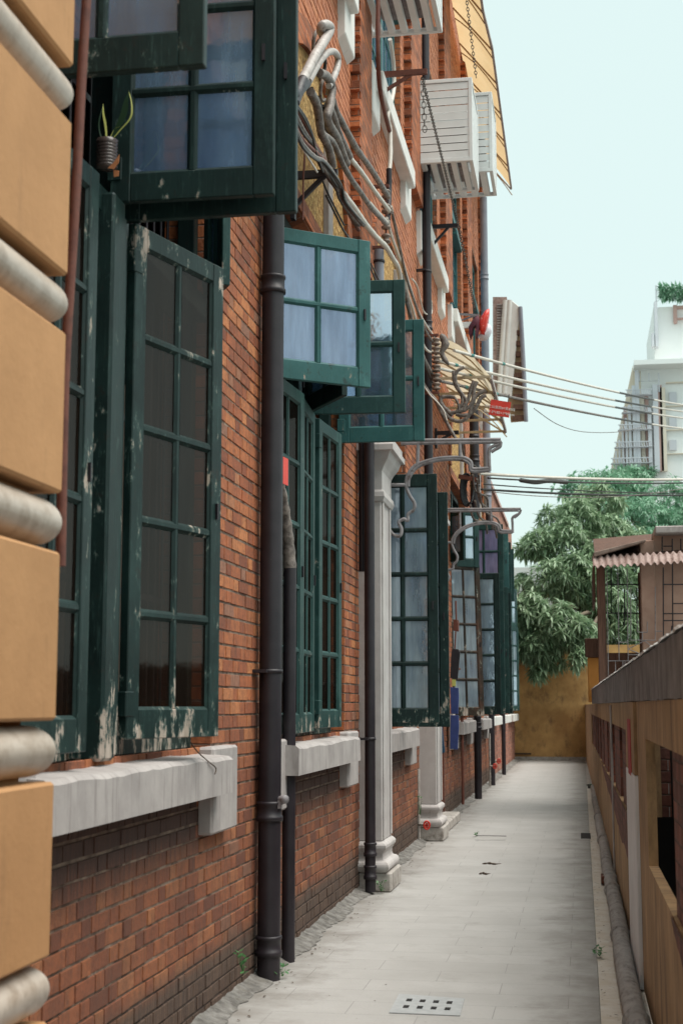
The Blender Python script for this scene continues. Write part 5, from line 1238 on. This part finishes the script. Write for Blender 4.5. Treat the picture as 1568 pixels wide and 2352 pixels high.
# pitched board roof above
m = MB(); m.prism([SY(1362, 1268, -.3), SY(1482, 1238, -.3), SY(1482, 1244, -.3), SY(1362, 1280, -.3)], (0, 2.6, .2)); m.build('roof', 'roof_old', SH, bevel=.01)
m = MB(); p, q = SY(1366, 1283, -.1), SY(1620, 1262, -.1); m.prism([p, q, q - EZ * .02, p - EZ * .02], (0, 2.4, .55)); m.build('ceiling', 'wood_dark', SH)
m = MB(); p = SY(1360, 1300, .2); m.box((p.x, Yh + .15, p.z - .50), (p.x + .03, Yh + 2.2, p.z)); m.build('side_board', 'wood_dark', SH)
# brick pillar and right-hand wall
a, b = SY(1478, 1600), SY(1512, 1600); m = MB(); m.box((a.x, Yh + .05, zc), (b.x, Yh + .35, SY(1490, 1240).z)); m.build('pillar', 'tile_wall', SH, bevel=.01)
m = MB(); m.box((b.x + .001, Yh + .10, zc), (b.x + 1.6, Yh + .35, SY(1490, 1225).z)); m.build('wall', 'tile_wall', SH)
a = SY(1503, 1226, -.15); m = MB(); m.box((a.x, Yh - .2, a.z), (a.x + 1.8, Yh + .9, SY(1503, 1209, -.15).z)); m.build('concrete_slab', 'stone', SH, bevel=.015)
# back wall below, and dark clutter
m = MB(); a, b = SY(1390, 1600), SY(1480, 1600); m.box((a.x, Yh + 1.6, zc - .3), (b.x + .3, Yh + 1.7, SY(1400, 1490).z)); m.build('rear_boards', 'wood_dark', SH)
m = MB(); m.box((SY(1470, 1300).x, Yh + 1.0, zc), (SY(1480, 1300).x, Yh + 1.1, SY(1480, 1300).z)); m.build('rear_post', 'wood_dark', SH)
# front grille
def gbars(lines, d, r, mat, nm):
    m = MB()
    for (x0, y0, x1, y1) in lines: m.tube([SY(x0, y0, d), SY(x1, y1, d)], r, 5)
    m.build(nm, mat, SH)
G = lambda x, y: (1263.1 + .2441 * x, 1090.9 + .2441 * y)
L6 = [(530, 880, 545, 1940), (632, 880, 645, 1745), (720, 880, 730, 1745), (755, 1060, 755, 1555), (985, 1050, 985, 1555), (755, 1555, 985, 1555), (820, 1370, 820, 1480), (910, 1380, 910, 1480), (820, 1480, 910, 1480), (865, 1480, 865, 1555),
      (545, 1750, 760, 1750), (645, 1575, 730, 1575), (610, 1755, 612, 1870), (680, 1750, 680, 1800), (700, 1760, 700, 1790), (735, 1635, 885, 1560), (885, 1560, 960, 1620), (735, 1640, 890, 1700), (735, 1692, 860, 1692), (930, 1660, 1020, 1560), (1020, 1560, 1060, 1600), (990, 1470, 1050, 1470)]
gbars([G(a, b) + G(c, d) for a, b, c, d in L6], -.03, .0065, 'iron_grey', 'grille')
L7 = [(570, 1090, 570, 1300), (695, 1070, 695, 1420), (812, 1060, 812, 1400), (880, 1050, 880, 1370), (940, 1040, 940, 1370), (525, 1030, 760, 1030), (630, 720, 630, 780), (712, 700, 712, 780)]
L7[5] = (520, 1030, 990, 1030); L7[6] = (570, 720, 570, 1300); L7[7] = (520, 1300, 990, 1300)
gbars([G(a, b) + G(c, d) for a, b, c, d in L7], .7, .009, 'iron_dark', 'rear_grille')
L8 = [(1060, 870, 1062, 1560), (1145, 600, 1150, 1500), (1060, 1030, 1250, 1030), (1155, 1210, 1250, 1210), (1060, 1305, 1250, 1305), (1060, 1370, 1250, 1370), (1140, 1420, 1140, 1480), (1185, 1420, 1185, 1480), (1225, 600, 1225, 780), (1060, 670, 1140, 670), (1050, 580, 1050, 790)]
gbars([G(a, b) + G(c, d) for a, b, c, d in L8], -.03, .009, 'iron_dark', 'wall_grille')

# ------------------------------------------------------------------ far white apartment building
AB = empty('apartment_building', (4.5, 90, 0), 'tall white apartment building rising behind the trees at the right', 'building')
YF = 90.0
def AY(px, y_, d=0): return onY(px, y_, YF + d)
def abox(x0, y0, x1, y1, d0, d1, mat, nm):
    a, b = AY(x0, y1, d0), AY(x1, y0, d0); m = MB(); m.box((a.x, YF + d0, a.z), (b.x, YF + d1, b.z)); return m.build(nm, mat, AB)
abox(1495, 838, 1640, 1700, 0, 12, 'farwhite', 'wall')
abox(1503, 700, 1640, 835, 4, 14, 'farwhite', 'upper_storey')
abox(1455, 820, 1640, 838, -1.5, 12, 'farwhite', 'cornice')
m = MB(); m.prism([AY(1452, 838), AY(1497, 838), AY(1497, 1085), AY(1400, 1085)], (0, 10, 0)); [setattr(v, 'y', v.y + .35) for v in m.v]; m.build('side_wing', 'fartan', AB)
for i, (x, y0, y1, w_) in enumerate([(1455, 885, 1080, 2.2), (1463, 850, 1080, 2.0), (1445, 930, 1080, 2), (1437, 960, 1080, 2), (1429, 985, 1080, 1.6), (1421, 1010, 1080, 1.6), (1413, 1035, 1080, 1.6)]):
    abox(x, y0, x + w_, y1, -.6, -.4, 'fargrey', 'balcony_post')
abox(1503, 882, 1509, 1082, -.5, -.1, 'fargrey', 'dark_pipe'); abox(1511, 884, 1518, 1082, -.4, -.1, 'farbrown', 'brown_shutter'); abox(1519, 890, 1526, 1082, -.4, -.1, 'fartan', 'tan_shutter')
abox(1490, 935, 1494, 1082, -.6, -.4, 'fargrey', 'dark_pipe')
abox(1466, 856, 1468, 876, -.5, -.4, 'fargrey', 'window_frame'); abox(1466, 874, 1513, 876, -.5, -.4, 'fargrey', 'window_frame'); abox(1511, 856, 1513, 900, -.5, -.4, 'fargrey', 'window_frame'); abox(1488, 856, 1490, 874, -.5, -.4, 'fargrey', 'window_frame')
abox(1546, 700, 1553, 742, 3.6, 3.9, 'farbrown', 'brown_window_frame'); abox(1553, 700, 1600, 708, 3.6, 3.9, 'farbrown', 'brown_window_frame'); abox(1553, 728, 1600, 733, 3.6, 3.9, 'farbrown', 'brown_window_frame')
abox(1504, 692, 1508, 795, 3.2, 3.9, 'fargrey', 'dark_pipe'); abox(1496, 765, 1501, 795, 3.2, 3.9, 'fargrey', 'dark_pipe'); abox(1505, 655, 1507, 690, 3.2, 3.5, 'fargrey', 'mast')
for y_ in (905, 945, 985, 1025, 1062):
    xl = 1452 - (y_ - 838) * .21; abox(xl - 3, y_, 1497, y_ + 1.6, -.9, -.3, 'fargrey', 'balcony_slab'); abox(xl - 3, y_ - 11, 1497, y_ - 10.2, -.9, -.8, 'fargrey', 'balcony_rail')
    m = MB()
    for q in range(14): xx = xl + q * (1495 - xl) / 14; m.bar(AY(xx, y_ - 10.5, -.85), AY(xx + 2.2, y_, -.85), .05)
    m.build('balusters', 'fargrey', AB)
for x_ in (1420, 1434, 1449, 1474, 1484): abox(x_, max(905, 838 + (1452 - x_) / .21 + 10), x_ + 3.5, 1082, -.25, -.05, 'farbrown' if x_ in (1434, 1484) else 'fartan', 'shutter')
for y_ in (876, 930, 985, 1040): abox(1528, y_, 1640, y_ + 1.5, -.2, -.02, 'fartan', 'string_course')
abox(1536, 900, 1552, 925, -.15, -.03, 'fargrey', 'window_pane'); abox(1536, 955, 1552, 980, -.15, -.03, 'fargrey', 'window_pane'); abox(1536, 1010, 1552, 1034, -.15, -.03, 'fargrey', 'window_pane')
m = MB(); rr = random.Random(4); V = []; Fs = []
for i in range(160):
    p = AY(rr.uniform(1515, 1600), rr.uniform(658, 688), 3.5) ; rosette(V, Fs, p, Vector((0, -1, .4)), rr, 5, .55)
m.v = V; m.f = Fs; m.smooth = [False] * len(Fs); m.build('roof_garden', 'leaf_pale', AB, recalc=False)
m = MB(); V = []; Fs = []
for i in range(110):
    p = AY(rr.uniform(1410, 1500), rr.uniform(1076, 1096), -1) ; rosette(V, Fs, p, Vector((0, -1, .4)), rr, 5, .5)
m.v = V; m.f = Fs; m.smooth = [False] * len(Fs); m.build('ledge_plants', 'leaf_pale', AB, recalc=False)

# ------------------------------------------------------------------ weeds and litter
def weed(p, n, h, label, seed, group='weeds in the cracks'):
    rr = random.Random(seed); m = MB()
    for i in range(n):
        c = Vector(p) + Vector((rr.uniform(-.03, .03), rr.uniform(-.05, .05), rr.uniform(0, h))); d = Vector((rr.uniform(-1, 1), rr.uniform(-1, 1), rr.uniform(-.1, .8))).normalized() * rr.uniform(.02, .045); s = d.cross(EZ).normalized() * .012
        m.add([c, c + d * .5 + s, c + d, c + d * .5 - s], [(0, 1, 2, 3)]); m.add([Vector(p), Vector(p) + EX * .004, c], [(0, 1, 2)])
    tag(m.build('weed', 'weed', loc=p), label, 'weed', group)
weed((-1.74, 7.35, .14), 16, .12, 'small weed growing behind the foot of the nearest drainpipe', 1)
weed((-1.66, 7.95, .02), 10, .05, 'tiny weed at the foot of the slimmer black drainpipe', 2)
weed((-1.62, 11.62, .02), 16, .08, 'weed beside the plinth of the first plaster pilaster', 3)
weed(onZ(1094, 1922) + EZ * .01, 14, .04, 'green weed at the left end of the slab lid', 4)
weed((-1.78, 15.9, .3), 18, .2, 'fern at the foot of the second plaster pilaster', 5)
weed((.07, 9.0, .0), 14, .05, 'weeds in the gutter joint at mid distance', 6)
weed((.14, 27.3, .0), 24, .05, 'weeds in the pit at the end of the floor pipe', 7)
weed((.07, 6.6, .0), 8, .03, 'sparse weeds in the near gutter joint', 8)
m = MB(); rr = random.Random(21)
for i in range(150):
    y = rr.uniform(3.5, 20); x = .065 + abs(rr.gauss(0, .02)); a = rr.uniform(0, 3.1); d = Vector((math.cos(a), math.sin(a), 0)) * rr.uniform(.005, .018); s = Vector((-d.y, d.x, 0)) * .4; c = Vector((x, y, .002))
    m.add([c - d, c + s, c + d, c - s], [(0, 1, 2, 3)])
for i in range(260):
    y = rr.uniform(4, 34); x = rr.uniform(-1.68, .05); a = rr.uniform(0, 3.1); d = Vector((math.cos(a), math.sin(a), 0)) * rr.uniform(.003, .011); s = Vector((-d.y, d.x, 0)) * .45; c = Vector((x, y, .0025))
    m.add([c - d, c + s, c + d, c - s], [(0, 1, 2, 3)])
for i in range(200):
    y = rr.uniform(4, 26); x = -1.66 + abs(rr.gauss(0, .04)); a = rr.uniform(0, 3.1); d = Vector((math.cos(a), math.sin(a), .1)) * rr.uniform(.005, .018); s = Vector((-d.y, d.x, 0)) * .45; c = Vector((x, y, .006))
    m.add([c - d, c + s, c + d, c - s], [(0, 1, 2, 3)])
tag(m.build('litter', 'dirt'), 'scattered dark crumbs and dead leaves along the gutter joint', None, None, 'stuff')
for (px, y_, L, l) in ((1128, 1986, .09, 'curled dead leaf in the middle of the paving'), (1112, 2009, .05, 'smaller dead leaf nearer the camera on the paving')):
    c = onZ(px, y_); m = MB(); m.tube(spline([c + Vector((-L, 0, .006)), c + Vector((-L * .3, .02, .012)), c + Vector((L * .3, -.01, .008)), c + Vector((L, .02, .01))], 4), [.002, .006, .009, .006, .01, .011, .007, .009, .01, .006, .004, .003, .002], 6)
    tag(m.build('dead_leaf', 'dirt'), l, 'leaf')
